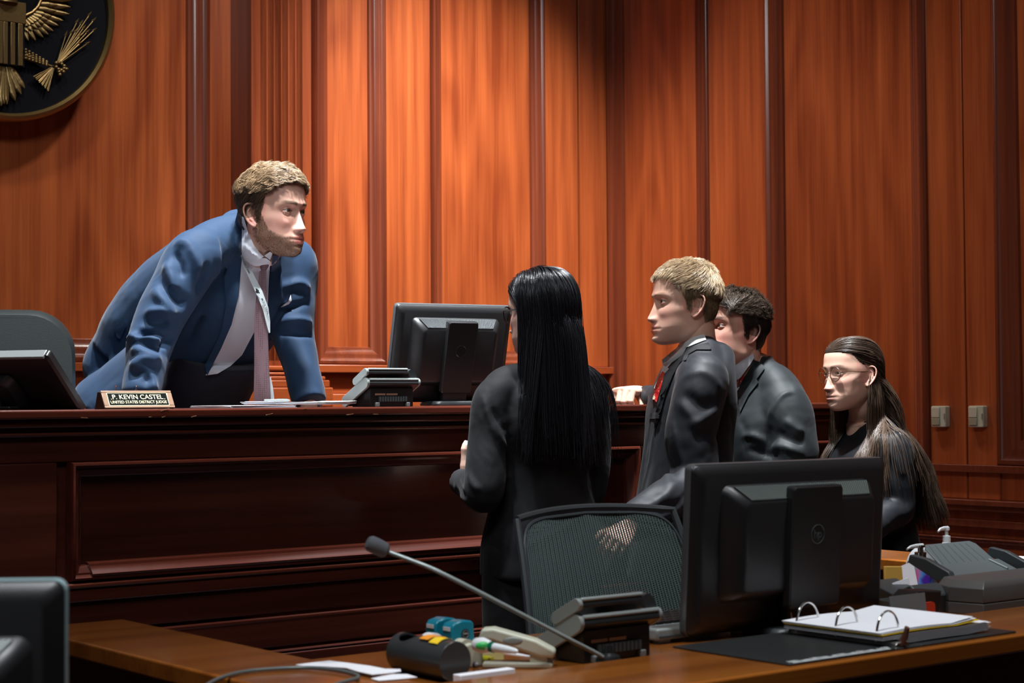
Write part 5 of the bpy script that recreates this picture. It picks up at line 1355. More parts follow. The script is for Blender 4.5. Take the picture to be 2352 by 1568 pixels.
def glasses(P, mat, rx=.0235, rz=.0205, tub=.0013, z0=-.002, y0=.0965, wrap=.006):
    mb = MB(); lens = MB()
    for sd in (-1, 1):
        f = lambda a: P.L(sd * .0335 + rx * math.cos(a), y0 - wrap * ((sd * .0335 + rx * math.cos(a)) / .056) ** 2, z0 + rz * math.sin(a) * (1 - .08 * math.cos(2 * a)))
        ring = [f(2 * PI * k / 32) for k in range(33)]; mb.tube(ring, tub, 8)
        lens.add(ring[:32] + [v + P.Mh.to_3x3() @ Vector((0, .0008, 0)) for v in ring[:32]], [tuple(range(32)), tuple(range(63, 31, -1))] + [(i, (i + 1) % 32, (i + 1) % 32 + 32, i + 32) for i in range(32)])
        mb.tube(bz([P.L(sd * (.0335 + rx), y0 - wrap - .001, z0 + .006), P.L(sd * .066, .078, z0 + .008), P.L(sd * .0745, .03, z0 + .006), P.L(sd * .0765, -.004, z0 + .006)], 18), tub * 1.1, 8)
    mb.tube(bz([P.L(-.0335 + rx, y0, z0 + .003), P.L(0, y0 + .002, z0 + .008), P.L(.0335 - rx, y0, z0 + .003)], 10), tub * 1.1, 8)
    g = P.part(mb, 'glasses', mat); P.loc(lens).build('lens', M_lens, g)
M_lens = plain('lens glass', (.97, .97, .97), .02, trans=1., vary=0); M_lens.node_tree.nodes['Principled BSDF'].inputs['IOR'].default_value = 1.05

def ringband(mb, c, ax, fr, rx, rf, rb, r0, r1, arc=(0, 2 * PI), n=40, drop=0.):
    """a roll of cloth around a neck: centre, axis, front direction, side / front / back radii"""
    ax = Vector(ax).normalized(); fr = Vector(fr); fr = (fr - ax * fr.dot(ax)).normalized(); sd = fr.cross(ax)
    pts = []
    for k in range(n + 1):
        t = arc[0] + (arc[1] - arc[0]) * k / n; cf = math.cos(t)
        pts.append(c + sd * rx * math.sin(t) + fr * (rf if cf > 0 else rb) * cf - ax * drop * max(cf, 0) ** 2)
    mb.tube(pts, [(r0, r1)] * len(pts), 10)
# ------------------------------------------------------------------ people
def H(px, py, d): return W(px, py, d)
def legs(P, hip, feet, floorz, f, w=.085, mat=None, name='trousers', knee=None, shoe=M_blacks, pel=None, skirt=False):
    """hip: pelvis centre; feet: two ankle points"""
    mb = MB(); r = Vector(f).cross(Vector((0, 0, 1))).normalized(); f = Vector(f).normalized()
    if pel: torso(mb, pel, n=14)
    for sd, ft in zip((1, -1), feet):
        h0 = Vector(hip) + r * sd * .09; k = h0.lerp(Vector(ft), .5) + f * .02
        limb(mb, [h0 + Vector((0, 0, .05)), h0, k, Vector(ft)], [w * .9, w * 1.08, w * .80, w * .62], n=22)
    P.cloth(mb, name, mat, voxel=.011, smooth=4, namp=.006, nsc=6, seed=3)
    for sd, ft in zip((1, -1), feet):
        a = Vector(ft); a.z = floorz; mb = MB(); rings = []
        for y, w_, h_ in ((-.085, .025, .05), (-.06, .036, .085), (0, .040, .095), (.06, .042, .065), (.12, .046, .045), (.165, .040, .035), (.19, .02, .02)):
            rings.append([a + f * y + r * (w_ * math.copysign(abs(math.cos(t)) ** .7, math.cos(t))) + Vector((0, 0, h_ / 2 + .002 + h_ / 2 * math.copysign(abs(math.sin(t)) ** .7, math.sin(t)))) for t in [2 * PI * q / 16 for q in range(16)]])
        mb.loft(rings); P.part(mb, 'shoe', shoe)
def coreT(P, pts, r=.07): P.mb.tube(bz([Vector(q) for q in pts], 20), r, 16)
def arm(P, sh, el, wr): P.mb.tube(bz([Vector(sh), Vector(el), Vector(wr)], 20), list(np.linspace(.040, .036, 11)) + list(np.linspace(.036, .026, 10)) if False else .030, 14)
FB = lambda ang: Vector((math.sin(math.radians(ang)), -math.cos(math.radians(ang)), 0))    # 0 = towards the camera, + = to the right

M_blue = fabric('blue suit wool', (.005, .022, .056), (.009, .036, .088), rough=.74, sheen=.10, fold=.35)
M_navy = fabric('navy trousers', (.006, .008, .018), (.010, .012, .026), rough=.85, fold=.2)
M_blk = fabric('black suit wool', (.003, .003, .004), (.007, .007, .009), rough=.75, sheen=.05, fold=.3)
M_blkn = fabric('charcoal blue suit wool', (.0045, .0055, .008), (.009, .011, .016), rough=.60, sheen=.05, fold=.35)
M_grn = fabric('charcoal grey suit wool', (.007, .0095, .011), (.015, .020, .023), rough=.60, sheen=.05, fold=.35)
M_shirt = fabric('white shirt cotton', (.62, .64, .72), (.72, .74, .80), rough=.75, fold=.15)
M_shirtg = fabric('pale shirt cotton', (.55, .56, .57), (.64, .65, .66), rough=.75)
M_lan = plain('lanyard ribbon', (.72, .80, .82), .5)
M_ink = plain('black ink', (.01, .02, .02), .6)
M_redtie, nt_, b_ = newmat('red tie silk')
def dots(nt_, b_, base, dot, sc, thr, rough=.45):
    tc_ = nd(nt_, 'ShaderNodeTexCoord'); v_ = nd(nt_, 'ShaderNodeTexVoronoi'); v_.inputs['Scale'].default_value = sc; v_.inputs['Randomness'].default_value = .15; nt_.links.new(tc_.outputs['Object'], v_.inputs['Vector'])
    m1 = nd(nt_, 'ShaderNodeMath', operation='LESS_THAN'); m1.inputs[1].default_value = thr; nt_.links.new(v_.outputs['Distance'], m1.inputs[0])
    mx = nd(nt_, 'ShaderNodeMix', data_type='RGBA'); mx.inputs[6].default_value = (*base, 1); mx.inputs[7].default_value = (*dot, 1); nt_.links.new(m1.outputs[0], mx.inputs[0]); nt_.links.new(mx.outputs[2], b_.inputs['Base Color']); b_.inputs['Roughness'].default_value = rough
dots(nt_, b_, (.50, .012, .015), (.75, .5, .5), 110, .22)
M_ptie, nt_, b_ = newmat('dusty pink tie silk'); dots(nt_, b_, (.19, .115, .13), (.09, .05, .06), 190, .30)

FOLDK = 1.25
# ================= man in the blue suit, leaning over the bench
skin = rgb(.76, .43, .33)
J = Person('man in blue suit with beard and white lanyard leaning over the bench', W(420, 900, 5.16) * V(1, 1, 0) if False else V(W(420, 900, 5.16).x, W(420, 900, 5.16).y, ZP),
    headM(W(627, 489, 4.80), FB(58) , roll=0, pitch=-2), dict(scale=1.0, hair=rgb(.11, .068, .04), beard=rgb(.15, .085, .05), gaze=(.12, 1, .04), iris=(.13, .12, .08), stub=.75, browd=.92, browt=1.25, lipcol=rgb(.66, .22, .18), chin=1.2, flare=.9), skin)
J.neck(W(582, 545, 4.92), .059, .062)
bd = FB(38.5); rJ = bd.cross(V(0, 0, 1)).normalized()
shR, elR, wrR = H(446, 594, 4.79), H(350, 768, 4.70), H(326, 902, 4.62)
shL, elL, wrL = H(668, 605, 5.07), H(674, 768, 5.02), H(708, 908, 4.92)
coreT(J, [W(584, 545, 4.91), W(560, 620, 5.0), W(500, 740, 5.06), W(420, 850, 5.14)], .075)
J.mb.tube(bz([W(560, 600, 4.97), shR, elR, wrR], 24), .03, 12); J.mb.tube(bz([W(560, 600, 4.97), shL, elL, wrL], 24), .03, 12)
deskz = 1.31
def deskhand(P, wr, s, yd):
    w = Vector(wr); tip = V(w.x, w.y, deskz + .035); P.mb.tube([w, tip], .026, 12); hand(P.mb, basis(tip, Vector(yd) + V(0, 0, -.12), (0, 0, 1)), s, (8, 14, 10), .16)
deskhand(J, wrR, -1, rJ + bd * .05); deskhand(J, wrL, 1, -rJ + bd * .05)
J.finish()
f0 = lambda e: (bd * math.cos(math.radians(e)) - V(0, 0, 1) * math.sin(math.radians(e)))
mb = MB()
torso(mb, [(W(580, 520, 4.93), rJ, f0(38), .062, .055, .06), (W(574, 552, 4.95), rJ, f0(38), .115, .07, .085), (W(566, 592, 4.98), rJ, f0(38), .185, .105, .115), (W(548, 655, 5.0), rJ, f0(35), .195, .135, .125), (W(505, 735, 5.05), rJ, f0(32), .182, .135, .125), (W(446, 812, 5.10), rJ, f0(30), .185, .135, .135), (W(392, 872, 5.15), rJ, f0(30), .20, .135, .15), (W(345, 925, 5.20), rJ, f0(30), .225, .13, .17)], n=40)
limb(mb, [shR + V(.05, .03, .01), shR, shR.lerp(elR, .5) + V(-.005, 0, .0), elR, elR.lerp(wrR, .5), wrR + (wrR - elR) * .08], [.066, .079, .072, .064, .058, .051], n=40)
limb(mb, [W(572, 524, 4.93), W(530, 540, 4.90), W(485, 566, 4.85), shR], [.050, .060, .068, .070], n=16)
limb(mb, [W(596, 530, 4.97), W(640, 560, 5.02), shL], [.045, .055, .060], n=14)
limb(mb, [shL + V(-.05, -.03, .01), shL, shL.lerp(elL, .5), elL, elL.lerp(wrL, .5), wrL + (wrL - elL) * .12], [.060, .078, .070, .062, .055, .047], n=40)
limb(mb, [W(470, 590, 5.06), W(385, 665, 5.14), W(312, 745, 5.20), W(262, 815, 5.22)], [.09, .105, .10, .08], n=18)
ringband(mb, W(580, 522, 4.925), f0(-52) * -1, f0(38), .072, .060, .068, .014, .020, arc=(PI * .28, PI * 1.72))
# the skirt of the jacket hangs behind
limb(mb, [W(330, 760, 5.22), W(270, 800, 5.24), W(230, 850, 5.24), W(236, 892, 5.24)], [.10, .085, .055, .030], n=16)
Fd = []
def FO(dep, pts, w, h): Fd.append(([W(x, y, dep) for x, y in pts], w, h))
for pts, w, h in (([(395, 565), (430, 560), (452, 600), (458, 640)], .012, .010), ([(400, 575), (412, 610), (420, 640)], .009, -.010), ([(380, 600), (395, 640), (400, 670)], .012, .012),
                  ([(368, 640), (400, 680), (430, 700)], .012, -.012), ([(350, 660), (385, 705), (400, 730)], .012, .014), ([(330, 720), (370, 715), (395, 722)], .009, .012), ([(322, 740), (365, 742), (392, 738)], .010, -.012),
                  ([(310, 770), (350, 762), (400, 775)], .010, -.020), ([(292, 785), (320, 772), (350, 780), (372, 795)], .011, .018), ([(300, 800), (340, 815), (372, 830)], .010, .014), ([(330, 790), (370, 790), (405, 772)], .009, -.016),
                  ([(298, 850), (330, 828), (365, 830)], .012, .015), ([(300, 870), (330, 855), (345, 890)], .010, -.010), ([(318, 842), (345, 870), (352, 905)], .010, .012)):
    FO(4.66, pts, w * 1.3, h)
Fd2 = [([W(x, y, dd) for x, y in pts], w, h) for dd, pts, w, h in ((4.86, [(450, 680), (468, 640), (470, 600)], .012, -.010), (4.96, [(640, 660), (690, 650), (712, 670)], .012, .012), (4.96, [(625, 700), (670, 705), (715, 690)], .010, -.013), (4.95, [(640, 740), (690, 735), (718, 745)], .011, .012), (4.95, [(635, 765), (680, 765), (720, 772)], .010, -.014), (5.0, [(470, 720), (450, 740), (430, 790)], .015, -.010), (4.95, [(500, 700), (515, 760), (470, 840)], .02, .006))]
jk = J.cloth(mb, 'jacket', M_blue, voxel=.0065, smooth=6, folds=Fd + Fd2, namp=.006, nsc=10)
legs(J, W(425, 880, 5.14), [V(W(425, 880, 5.14).x, W(425, 880, 5.14).y, ZP + .06) + rJ * .12 + bd * .02, V(W(425, 880, 5.14).x, W(425, 880, 5.14).y, ZP + .06) - rJ * .12 + bd * .02], ZP, bd, mat=M_navy,
     pel=[(W(500, 815, 5.04), rJ, f0(25), .15, .11, .10), (W(470, 860, 5.06), rJ, f0(15), .165, .12, .12), (W(445, 910, 5.08), rJ, f0(5), .17, .12, .13), (W(435, 955, 5.10), rJ, f0(0), .165, .11, .12)])
on = ['jacket', 'body', 'trousers']
J.drape('shirt', M_shirt, [(556, 556), (553, 600), (546, 680), (530, 745), (506, 800), (472, 862), (500, 858), (530, 840), (556, 815), (580, 770), (596, 740), (612, 735), (616, 690), (618, 640), (621, 600), (612, 593), (598, 592), (578, 578), (564, 560)], on, .004, .002)
J.drape('collar', M_shirt, [(556, 497), (555, 575), (569, 603), (590, 599), (606, 589), (596, 580), (583, 562), (570, 534), (560, 500)], on + ['shirt'], .006, .004, step=4)
J.drape('collar', M_shirt, [(607, 587), (614, 592), (620, 597), (626, 582), (620, 578)], on + ['shirt'], .006, .004, step=3)
J.drape('lapel', M_blue, [(546, 484), (527, 560), (511, 600), (522, 618), (514, 640), (520, 700), (505, 770), (470, 840), (476, 862), (508, 800), (532, 745), (548, 680), (555, 600), (557, 500)], on, .006, .005, smooth_d=3)
J.drape('lapel', M_blue, [(626, 586), (640, 588), (648, 620), (646, 690), (642, 705), (632, 720), (616, 748), (613, 735), (617, 690), (620, 640)], on, .006, .005, smooth_d=3)
J.drape('pocket_flap', M_blue, [(262, 752), (284, 732), (290, 748), (276, 778), (268, 774)], on, .004, .004)
J.drape('pocket_square', M_white, [(645, 704), (662, 692), (668, 676), (670, 690), (664, 698), (646, 706)], on + ['lapel'], .004, .003, step=3)
for px, py in ((471, 843), (400, 898)):
    h = J.bvh['jacket'].ray_cast(CAMP, ray(px, py).normalized())
    if h[0]: mb = MB(); mb.ell(h[0], (.009, .004, .009), 16, 8, Matrix.Rotation(.4, 3, 'Z')); J.part(mb, 'button', M_navy)
# tie hanging plumb
tx = lambda x, y, d=4.79: W(x, y, d)
mb = MB(); rr = []
for y, xa, xb in ((622, 596, 612), (660, 592, 612), (700, 586, 612), (760, 584, 615), (840, 584, 618), (900, 583, 621), (926, 583, 622)):
    a, b = tx(xa, y), tx(xb, y); m = (a + b) / 2 + V(0, -.004, 0); bk = V(0, .003, 0); rr.append([a, m, b, b + bk, m + bk, a + bk])
mb.loft(rr); J.part(mb, 'tie', M_ptie)
mb = MB(); mb.loft([[tx((xa + xb) / 2 + (xb - xa) / 2 * math.cos(t), y, 4.795) + V(0, -.008 * math.sin(t), 0) for t in [2 * PI * k / 12 for k in range(12)]] for y, xa, xb in ((590, 598, 616), (600, 594, 619), (612, 597, 617), (622, 600, 611))]); J.part(mb, 'tie_knot', M_ptie)
# lanyard
mb = MB(); cl = [(556, 578), (566, 610), (580, 640), (596, 672), (610, 708), (616, 740), (619, 764)]; rr = []
for i, (x, y) in enumerate(cl):
    dd = (4.84, 4.815, 4.80, 4.782, 4.776, 4.776, 4.778)[i]; w_ = (5.0, 6.2, 6.5, 7, 6.2, 4.5, 1.5)[i]; a, b = W(x - w_, y + w_ * .35, dd - .004), W(x + w_, y - w_ * .35, dd - .004); rr.append([a, b, b + V(0, .0015, 0), a + V(0, .0015, 0)])
mb.loft(rr); lan = J.part(mb, 'lanyard', M_lan)
def ltext(body, x, y, ang, size, d):
    M = basis(W(x, y, d), RTV * -math.sin(ang) + UPV * math.cos(ang), V(0, -1, 0)); M.translation = W(x, y, d) - J.base
    textmesh('print', body, size, M_ink, lan, M, .0002)
ltext('Educate. Connect', 566, 612, math.radians(-64), .0082, 4.803)
ltext('MOCK TRIAL', 609, 703, math.radians(-66), .0080, 4.766)
mb = MB(); q = W(591, 669, 4.770); mb.ell(q, (.0048, .001, .0055)); mb.ell(q + V(-.002, 0, .006), (.003, .001, .002)); mb.ell(q + V(.005, 0, -.004), (.002, .001, .002)); J.loc(mb).build('emblem', M_ink, lan)
mb = MB(); rr = []
for y, xa, xb in ((866, 619, 622), (890, 618, 627), (926, 618, 631)):
    a, b = W(xa, y, 4.80), W(xb, y, 4.80); rr.append([a, b, b + V(0, .002, 0), a + V(0, .002, 0)])
mb.loft(rr); J.part(mb, 'badge_card', M_lan)
# hair: short dark sides, long wavy swept top
mk = scalp(.072, .046, sb=-.030)
sides = lambda P: mk(P) * (1 - sstep(P[:, 2], .052, .070)); top = lambda P: mk(P) * sstep(P[:, 2], .040, .056)
J.cap(mk, lambda P: .002 + .012 * sstep(P[:, 2], .045, .085), (.060, .038, .022), nz=.2)
J.short_hair(sides, lambda P: .012 + .014 * sstep(P[:, 2], 0, .05), lambda P: np.stack([P[:, 0] * 0, -np.ones(len(P)) * .8, -np.ones(len(P)) * .9], 1), lambda P: .30 + 0 * P[:, 0], 5200, .00055, (.085, .050, .030), seed=2, seg=4, clump=.1, vol=lambda P: .003 + .010 * sstep(P[:, 2], .02, .06))
J.short_hair(top, lambda P: .027 - .011 * sstep(P[:, 1], .03, .08), lambda P: np.stack([-.45 + P[:, 0] * 4, .9 + 0 * P[:, 0], .30 + 0 * P[:, 0]], 1), lambda P: .50 + .35 * sstep(P[:, 1], .03, .08), 14000, .00056, (.30, .20, .115), var=.55, seed=3, seg=8, clump=.55, wave=.6, vol=lambda P: .018 - .004 * sstep(P[:, 1], 0, .07))
J.short_hair(lambda P: beard_mask(P), lambda P: .0040 + .003 * sstep(-P[:, 2], .09, .12), lambda P: np.stack([P[:, 0] * 0, .2 + 0 * P[:, 0], -np.ones(len(P))], 1), lambda P: .5 + 0 * P[:, 0], 5200, .00036, (.22, .125, .068), var=.4, seed=4, seg=4, clump=.12, name='beard', vol=lambda P: .0015 + 0 * P[:, 0])

# ================= young man in the black suit (profile)
FOLDK = .42
skin = rgb(.78, .46, .34)
fb = FB(-80); rb = fb.cross(V(0, 0, 1)).normalized()
Yb = W(1585, 1100, 4.97)
Y = Person('young man with short blond hair in black suit and red tie, facing left', V(Yb.x, Yb.y, 0), headM(W(1573, 698, 4.98), FB(-77), roll=2, pitch=1), dict(scale=.985, hair=rgb(.20, .125, .07), gaze=(-.05, 1, .02), iris=(.10, .05, .02), stub=.45, browd=.55, chin=1.5, nose=.98, hollow=.6), skin)
Y.neck(W(1606, 808, 5.0), .056, .07)
coreT(Y, [W(1606, 808, 5.0), W(1600, 900, 5.0), W(1588, 1080, 4.98), W(1585, 1200, 4.97)])
shL, elL, wrL = H(1615, 880, 4.82), H(1592, 1105, 4.76), H(1450, 1205, 4.54)
shR, elR, wrR = H(1590, 872, 5.12), H(1548, 930, 5.15), H(1484, 907, 5.33)
Y.mb.tube(bz([W(1600, 870, 5.0), shL, elL, wrL], 24), .03, 12); Y.mb.tube(bz([W(1600, 870, 5.0), shR, elR, wrR], 24), .029, 12)
hb_ = basis(W(1462, 899, 5.345), V(-.50, -.86, .02), V(0, -.1, 1)); hand(Y.mb, hb_, -1, ((66, 66, 35), (64, 70, 35), (68, 68, 35), (72, 64, 35)), .0, thumb=(.50, .62, -.50), tb=-.1, sc=.98, fat=1.22)
hl_ = basis(wrL, W(1402, 1255, 4.46) - wrL, (-.2, -.9, .3)); hand(Y.mb, hl_, 1, (32, 45, 25), .03, sc=.86)
Y.finish()
mb = MB()
torso(mb, [(W(1612, 786, 5.0), rb, fb, .066, .062, .06), (W(1612, 806, 5.0), rb, fb, .10, .075, .085), (W(1606, 850, 5.0), rb, fb, .170, .100, .088), (W(1596, 930, 5.0), rb, fb, .185, .125, .105), (W(1586, 1020, 4.99), rb, fb, .175, .125, .110), (W(1578, 1110, 4.98), rb, fb, .178, .132, .120), (W(1570, 1220, 4.97), rb, fb, .195, .140, .140), (W(1566, 1330, 4.97), rb, fb, .20, .15, .15)], n=40)
limb(mb, [shL + V(-.01, .07, .02), shL, shL.lerp(elL, .5) + V(-.02, 0, 0), elL, elL.lerp(wrL, .5), wrL], [.062, .076, .072, .066, .058, .050], n=40)
limb(mb, [W(1610, 800, 4.98), W(1612, 822, 4.92), W(1613, 850, 4.87), shL], [.05, .055, .06, .06], n=14)
limb(mb, [shR + V(0, -.06, .0), shR, shR.lerp(elR, .5), elR, elR.lerp(wrR, .6), wrR + (wrR - elR) * .02], [.060, .070, .062, .052, .040, .031], n=34)
FD = [([W(x, y, dd) for x, y in pts], w, h) for dd, pts, w, h in (
    (4.75, [(1560, 880), (1600, 855), (1645, 870), (1655, 905)], .012, .010), (4.75, [(1570, 900), (1610, 930), (1645, 925)], .014, -.016), (4.72, [(1555, 915), (1590, 960), (1610, 1000)], .013, .014), (4.72, [(1575, 980), (1620, 960), (1655, 935)], .012, .015),
    (4.72, [(1590, 1010), (1620, 1000), (1660, 1010)], .014, -.012), (4.70, [(1545, 960), (1560, 1040), (1570, 1080)], .012, .014), (4.70, [(1530, 1000), (1540, 1060), (1550, 1110)], .011, -.012), (4.70, [(1520, 1060), (1535, 1120), (1500, 1150)], .012, .016), (4.68, [(1560, 1100), (1530, 1140), (1480, 1165)], .012, .016), (4.68, [(1590, 1120), (1550, 1160), (1500, 1180)], .012, -.014),
    (4.9, [(1668, 880), (1680, 960), (1682, 1040)], .008, -.006), (4.88, [(1500, 990), (1490, 1060), (1470, 1130)], .010, .008), (5.2, [(1480, 905), (1500, 915), (1520, 935)], .010, .010))]
ringband(mb, W(1592, 822, 5.0), V(-.55, 0, .83), fb, .076, .072, .066, .010, .017, arc=(PI * .35, PI * 1.65))
Y.cloth(mb, 'jacket', M_blkn, voxel=.0065, smooth=5, folds=FD, namp=.007, nsc=11, nst=(1, 1, .6), seed=5)
hp = W(1585, 1250, 4.97)
legs(Y, hp, [V(hp.x, hp.y, .06) + rb * .11, V(hp.x, hp.y, .06) - rb * .11 + fb * .05], 0, fb, mat=M_blk)
mb = MB(); ringband(mb, W(1574, 812, 4.995), V(-.60, 0, .80), fb, .064, .062, .056, .004, .016); P_ = Y.part(mb, 'collar_band', M_shirtg)
on = ['jacket', 'body']
Y.drape('shirt', M_shirtg, [(1524, 835), (1540, 850), (1528, 868), (1512, 905), (1502, 890), (1515, 862)], on, .001, .002, step=4)
Y.drape('collar', M_shirtg, [(1520, 826), (1526, 852), (1548, 826), (1575, 798), (1612, 783), (1622, 780), (1618, 767), (1596, 772), (1568, 788), (1545, 806)], on, .003, .003, step=4)
Y.drape('jacket_collar', M_blk, [(1526, 858), (1550, 832), (1578, 804), (1612, 789), (1628, 786), (1634, 802), (1600, 802), (1582, 812), (1558, 840), (1530, 890), (1516, 912), (1518, 890)], on + ['collar'], .003, .005, step=4, smooth_d=2)
Y.drape('lapel', M_blkn, [(1582, 812), (1576, 826), (1563, 830), (1545, 862), (1528, 905), (1512, 965), (1502, 985), (1506, 945), (1528, 892), (1556, 842)], on, .008, .004, step=4, smooth_d=3)
Y.drape('tie', M_redtie, [(1521, 852), (1530, 858), (1522, 876), (1516, 896), (1508, 924), (1500, 915), (1505, 885), (1512, 868)], on + ['shirt'], .003, .004, step=3)
Y.drape('tie_clip', M_gold, [(1499, 908), (1504, 908), (1504, 917), (1499, 917)], on + ['shirt', 'tie'], .002, .002, step=3)
Y.drape('breast_pocket', M_blkn, [(1494, 948), (1517, 946), (1516, 960), (1491, 962)], ['jacket', 'lapel'], .004, .002, step=3)
mb = MB(); limb(mb, [wrR + (elR - wrR) * .02, wrR + (wrR - elR).normalized() * .012], [.033, .033], n=4); 
mk = scalp(.076, .050, sb=-.026)
sides = lambda P: mk(P) * (1 - sstep(P[:, 2], .050, .066)); top = lambda P: mk(P) * sstep(P[:, 2], .036, .052)
Y.cap(mk, lambda P: .0015 + .007 * sstep(P[:, 2], .03, .085), (.13, .085, .045), nz=.2)
Y.short_hair(sides, lambda P: .012 + .020 * sstep(P[:, 2], .01, .05), lambda P: np.stack([P[:, 0] * 0, -.15 + 0 * P[:, 0], -np.ones(len(P))], 1), lambda P: .22 + 0 * P[:, 0], 5500, .00055, (.22, .145, .080), seed=12, seg=5, clump=.12, vol=lambda P: .002 + .008 * sstep(P[:, 2], .01, .05))
Y.short_hair(top, lambda P: .020 + .012 * sstep(-P[:, 1], -.05, .03), lambda P: np.stack([P[:, 0] * 6 - .1, .85 - 12 * np.clip(.01 - P[:, 1], 0, .12), -.2 + 0 * P[:, 0]], 1), lambda P: .30 + .3 * sstep(P[:, 2], .09, .12), 12000, .00058, (.46, .33, .20), var=.4, seed=13, seg=7, clump=.22, vol=lambda P: .010 + 0 * P[:, 0])
Y.short_hair(lambda P: mk(P) * sstep(P[:, 2], .095, .108) * sstep(.0 - P[:, 1], -.01, .02), lambda P: .028 + 0 * P[:, 0], lambda P: np.stack([P[:, 0] * 4, -.6 + 0 * P[:, 0], .4 + 0 * P[:, 0]], 1), lambda P: .9 + 0 * P[:, 0], 500, .0007, (.40, .29, .18), seed=14, seg=6, clump=.3, vol=lambda P: .010 + 0 * P[:, 0])

FOLDK = .6
# ================= second man, behind him
skin = rgb(.74, .40, .30)
fb = FB(-66); rb = fb.cross(V(0, 0, 1)).normalized(); Bb = W(1745, 1100, 5.24)
B = Person('young man with dark hair in charcoal suit, half hidden behind the blond young man', V(Bb.x, Bb.y, 0), headM(W(1686, 762, 5.22), FB(-60), roll=4, pitch=9), dict(scale=.985, wide=1.04, hair=rgb(.045, .028, .020), gaze=(.05, 1, .10), iris=(.06, .035, .02), stub=.7, browd=.85, browt=1.2, jaw=2.2, hollow=-.6, chin=.8), skin)
B.neck(W(1738, 862, 5.26), .064, .08)
coreT(B, [W(1738, 862, 5.26), W(1742, 940, 5.26), W(1740, 1080, 5.25), W(1740, 1200, 5.25)])
shL, elL, wrL = H(1802, 935, 5.13), H(1815, 1060, 5.08), H(1690, 1022, 5.20)
shR, elR, wrR = H(1700, 915, 5.36), H(1668, 1060, 5.31), H(1630, 1070, 5.20)
B.mb.tube(bz([W(1745, 900, 5.26), shL, elL, wrL], 24), .03, 12); B.mb.tube(bz([W(1745, 900, 5.26), shR, elR, wrR], 24), .03, 12)
hand(B.mb, basis(wrL, W(1640, 1005, 5.24) - wrL, (0, 0, 1)), 1, (20, 30, 20), .05, sc=.9); hand(B.mb, basis(wrR, W(1590, 1090, 5.12) - wrR, (0, 0, 1)), -1, (20, 30, 20), .05, sc=.9)
B.finish()
mb = MB()
torso(mb, [(W(1742, 835, 5.28), rb, fb, .068, .062, .062), (W(1744, 858, 5.28), rb, fb, .105, .075, .085), (W(1748, 905, 5.27), rb, fb, .180, .105, .100), (W(1744, 975, 5.25), rb, fb, .180, .130, .110), (W(1738, 1060, 5.24), rb, fb, .172, .14, .115), (W(1736, 1150, 5.25), rb, fb, .185, .145, .125), (W(1736, 1290, 5.25), rb, fb, .20, .145, .135)], n=36)
limb(mb, [shL + V(-.03, .06, .02), shL, shL.lerp(elL, .5) + V(.012, 0, 0), elL, elL.lerp(wrL, .55), wrL], [.065, .080, .076, .070, .056, .050], n=36)
limb(mb, [W(1744, 850, 5.24), W(1765, 872, 5.20), W(1790, 905, 5.15), shL], [.05, .058, .062, .06], n=14)
limb(mb, [shR + V(.02, -.05, .01), shR, shR.lerp(elR, .5), elR, elR.lerp(wrR, .5), wrR], [.06, .07, .065, .06, .052, .046], n=30)
FD = [([W(x, y, dd) for x, y in pts], w, h) for dd, pts, w, h in (
    (5.04, [(1765, 1000), (1770, 950), (1800, 905), (1830, 900)], .008, .008), (5.02, [(1800, 960), (1830, 985), (1850, 990)], .013, .014), (5.02, [(1780, 990), (1820, 1010), (1852, 1020)], .013, -.014), (5.02, [(1775, 1020), (1810, 1030), (1850, 1045)], .012, .015),
    (5.04, [(1700, 1000), (1740, 1005), (1790, 1040)], .012, .013), (5.04, [(1710, 1030), (1750, 1040), (1800, 1055)], .011, -.012), (5.1, [(1700, 960), (1712, 990), (1715, 1030)], .012, -.008))]
ringband(mb, W(1722, 858, 5.27), V(-.55, 0, .83), fb, .084, .078, .070, .010, .017, arc=(PI * .35, PI * 1.65))
B.cloth(mb, 'jacket', M_grn, voxel=.0065, smooth=5, folds=FD, namp=.007, nsc=11, seed=9)
hp = W(1740, 1240, 5.25)
legs(B, hp, [V(hp.x, hp.y, .06) + rb * .11, V(hp.x, hp.y, .06) - rb * .11], 0, fb, mat=M_grn)
mb = MB(); ringband(mb, W(1706, 845, 5.25), V(-.62, 0, .78), fb, .072, .068, .062, .004, .016); P_ = B.part(mb, 'collar_band', M_shirt)
on = ['jacket', 'body']
B.drape('shirt', M_shirt, [(1672, 862), (1690, 878), (1708, 868), (1700, 890), (1688, 902), (1676, 880)], on, .001, .002, step=4)
B.drape('collar', M_shirt, [(1670, 853), (1680, 880), (1700, 868), (1722, 838), (1732, 822), (1731, 812), (1712, 822), (1690, 838)], on + ['shirt'], .003, .004, step=4)
B.drape('tie', M_redtie, [(1700, 868), (1710, 862), (1706, 872), (1696, 884), (1690, 895)], on + ['shirt'], .001, .002, step=4)
B.drape('lapel', M_grn, [(1732, 826), (1748, 832), (1756, 846), (1738, 870), (1742, 878), (1720, 905), (1700, 945), (1693, 900), (1706, 872), (1722, 845)], on + ['collar'], .003, .005, step=4)
mk = scalp(.066, .050, sb=-.026)
sides = lambda P: mk(P) * (1 - sstep(P[:, 2], .050, .062)); top = lambda P: mk(P) * sstep(P[:, 2], .036, .052)
B.cap(mk, lambda P: .002 + .008 * sstep(P[:, 2], .03, .085), (.018, .012, .010), nz=.2)
B.short_hair(sides, lambda P: .016 + .016 * sstep(P[:, 2], .01, .05), lambda P: np.stack([P[:, 0] * 0, -.35 + 0 * P[:, 0], -np.ones(len(P))], 1), lambda P: .18 + 0 * P[:, 0], 5500, .0006, (.030, .020, .015), seed=22, seg=5, clump=.10, vol=lambda P: .003 + .010 * sstep(P[:, 2], .0, .05))
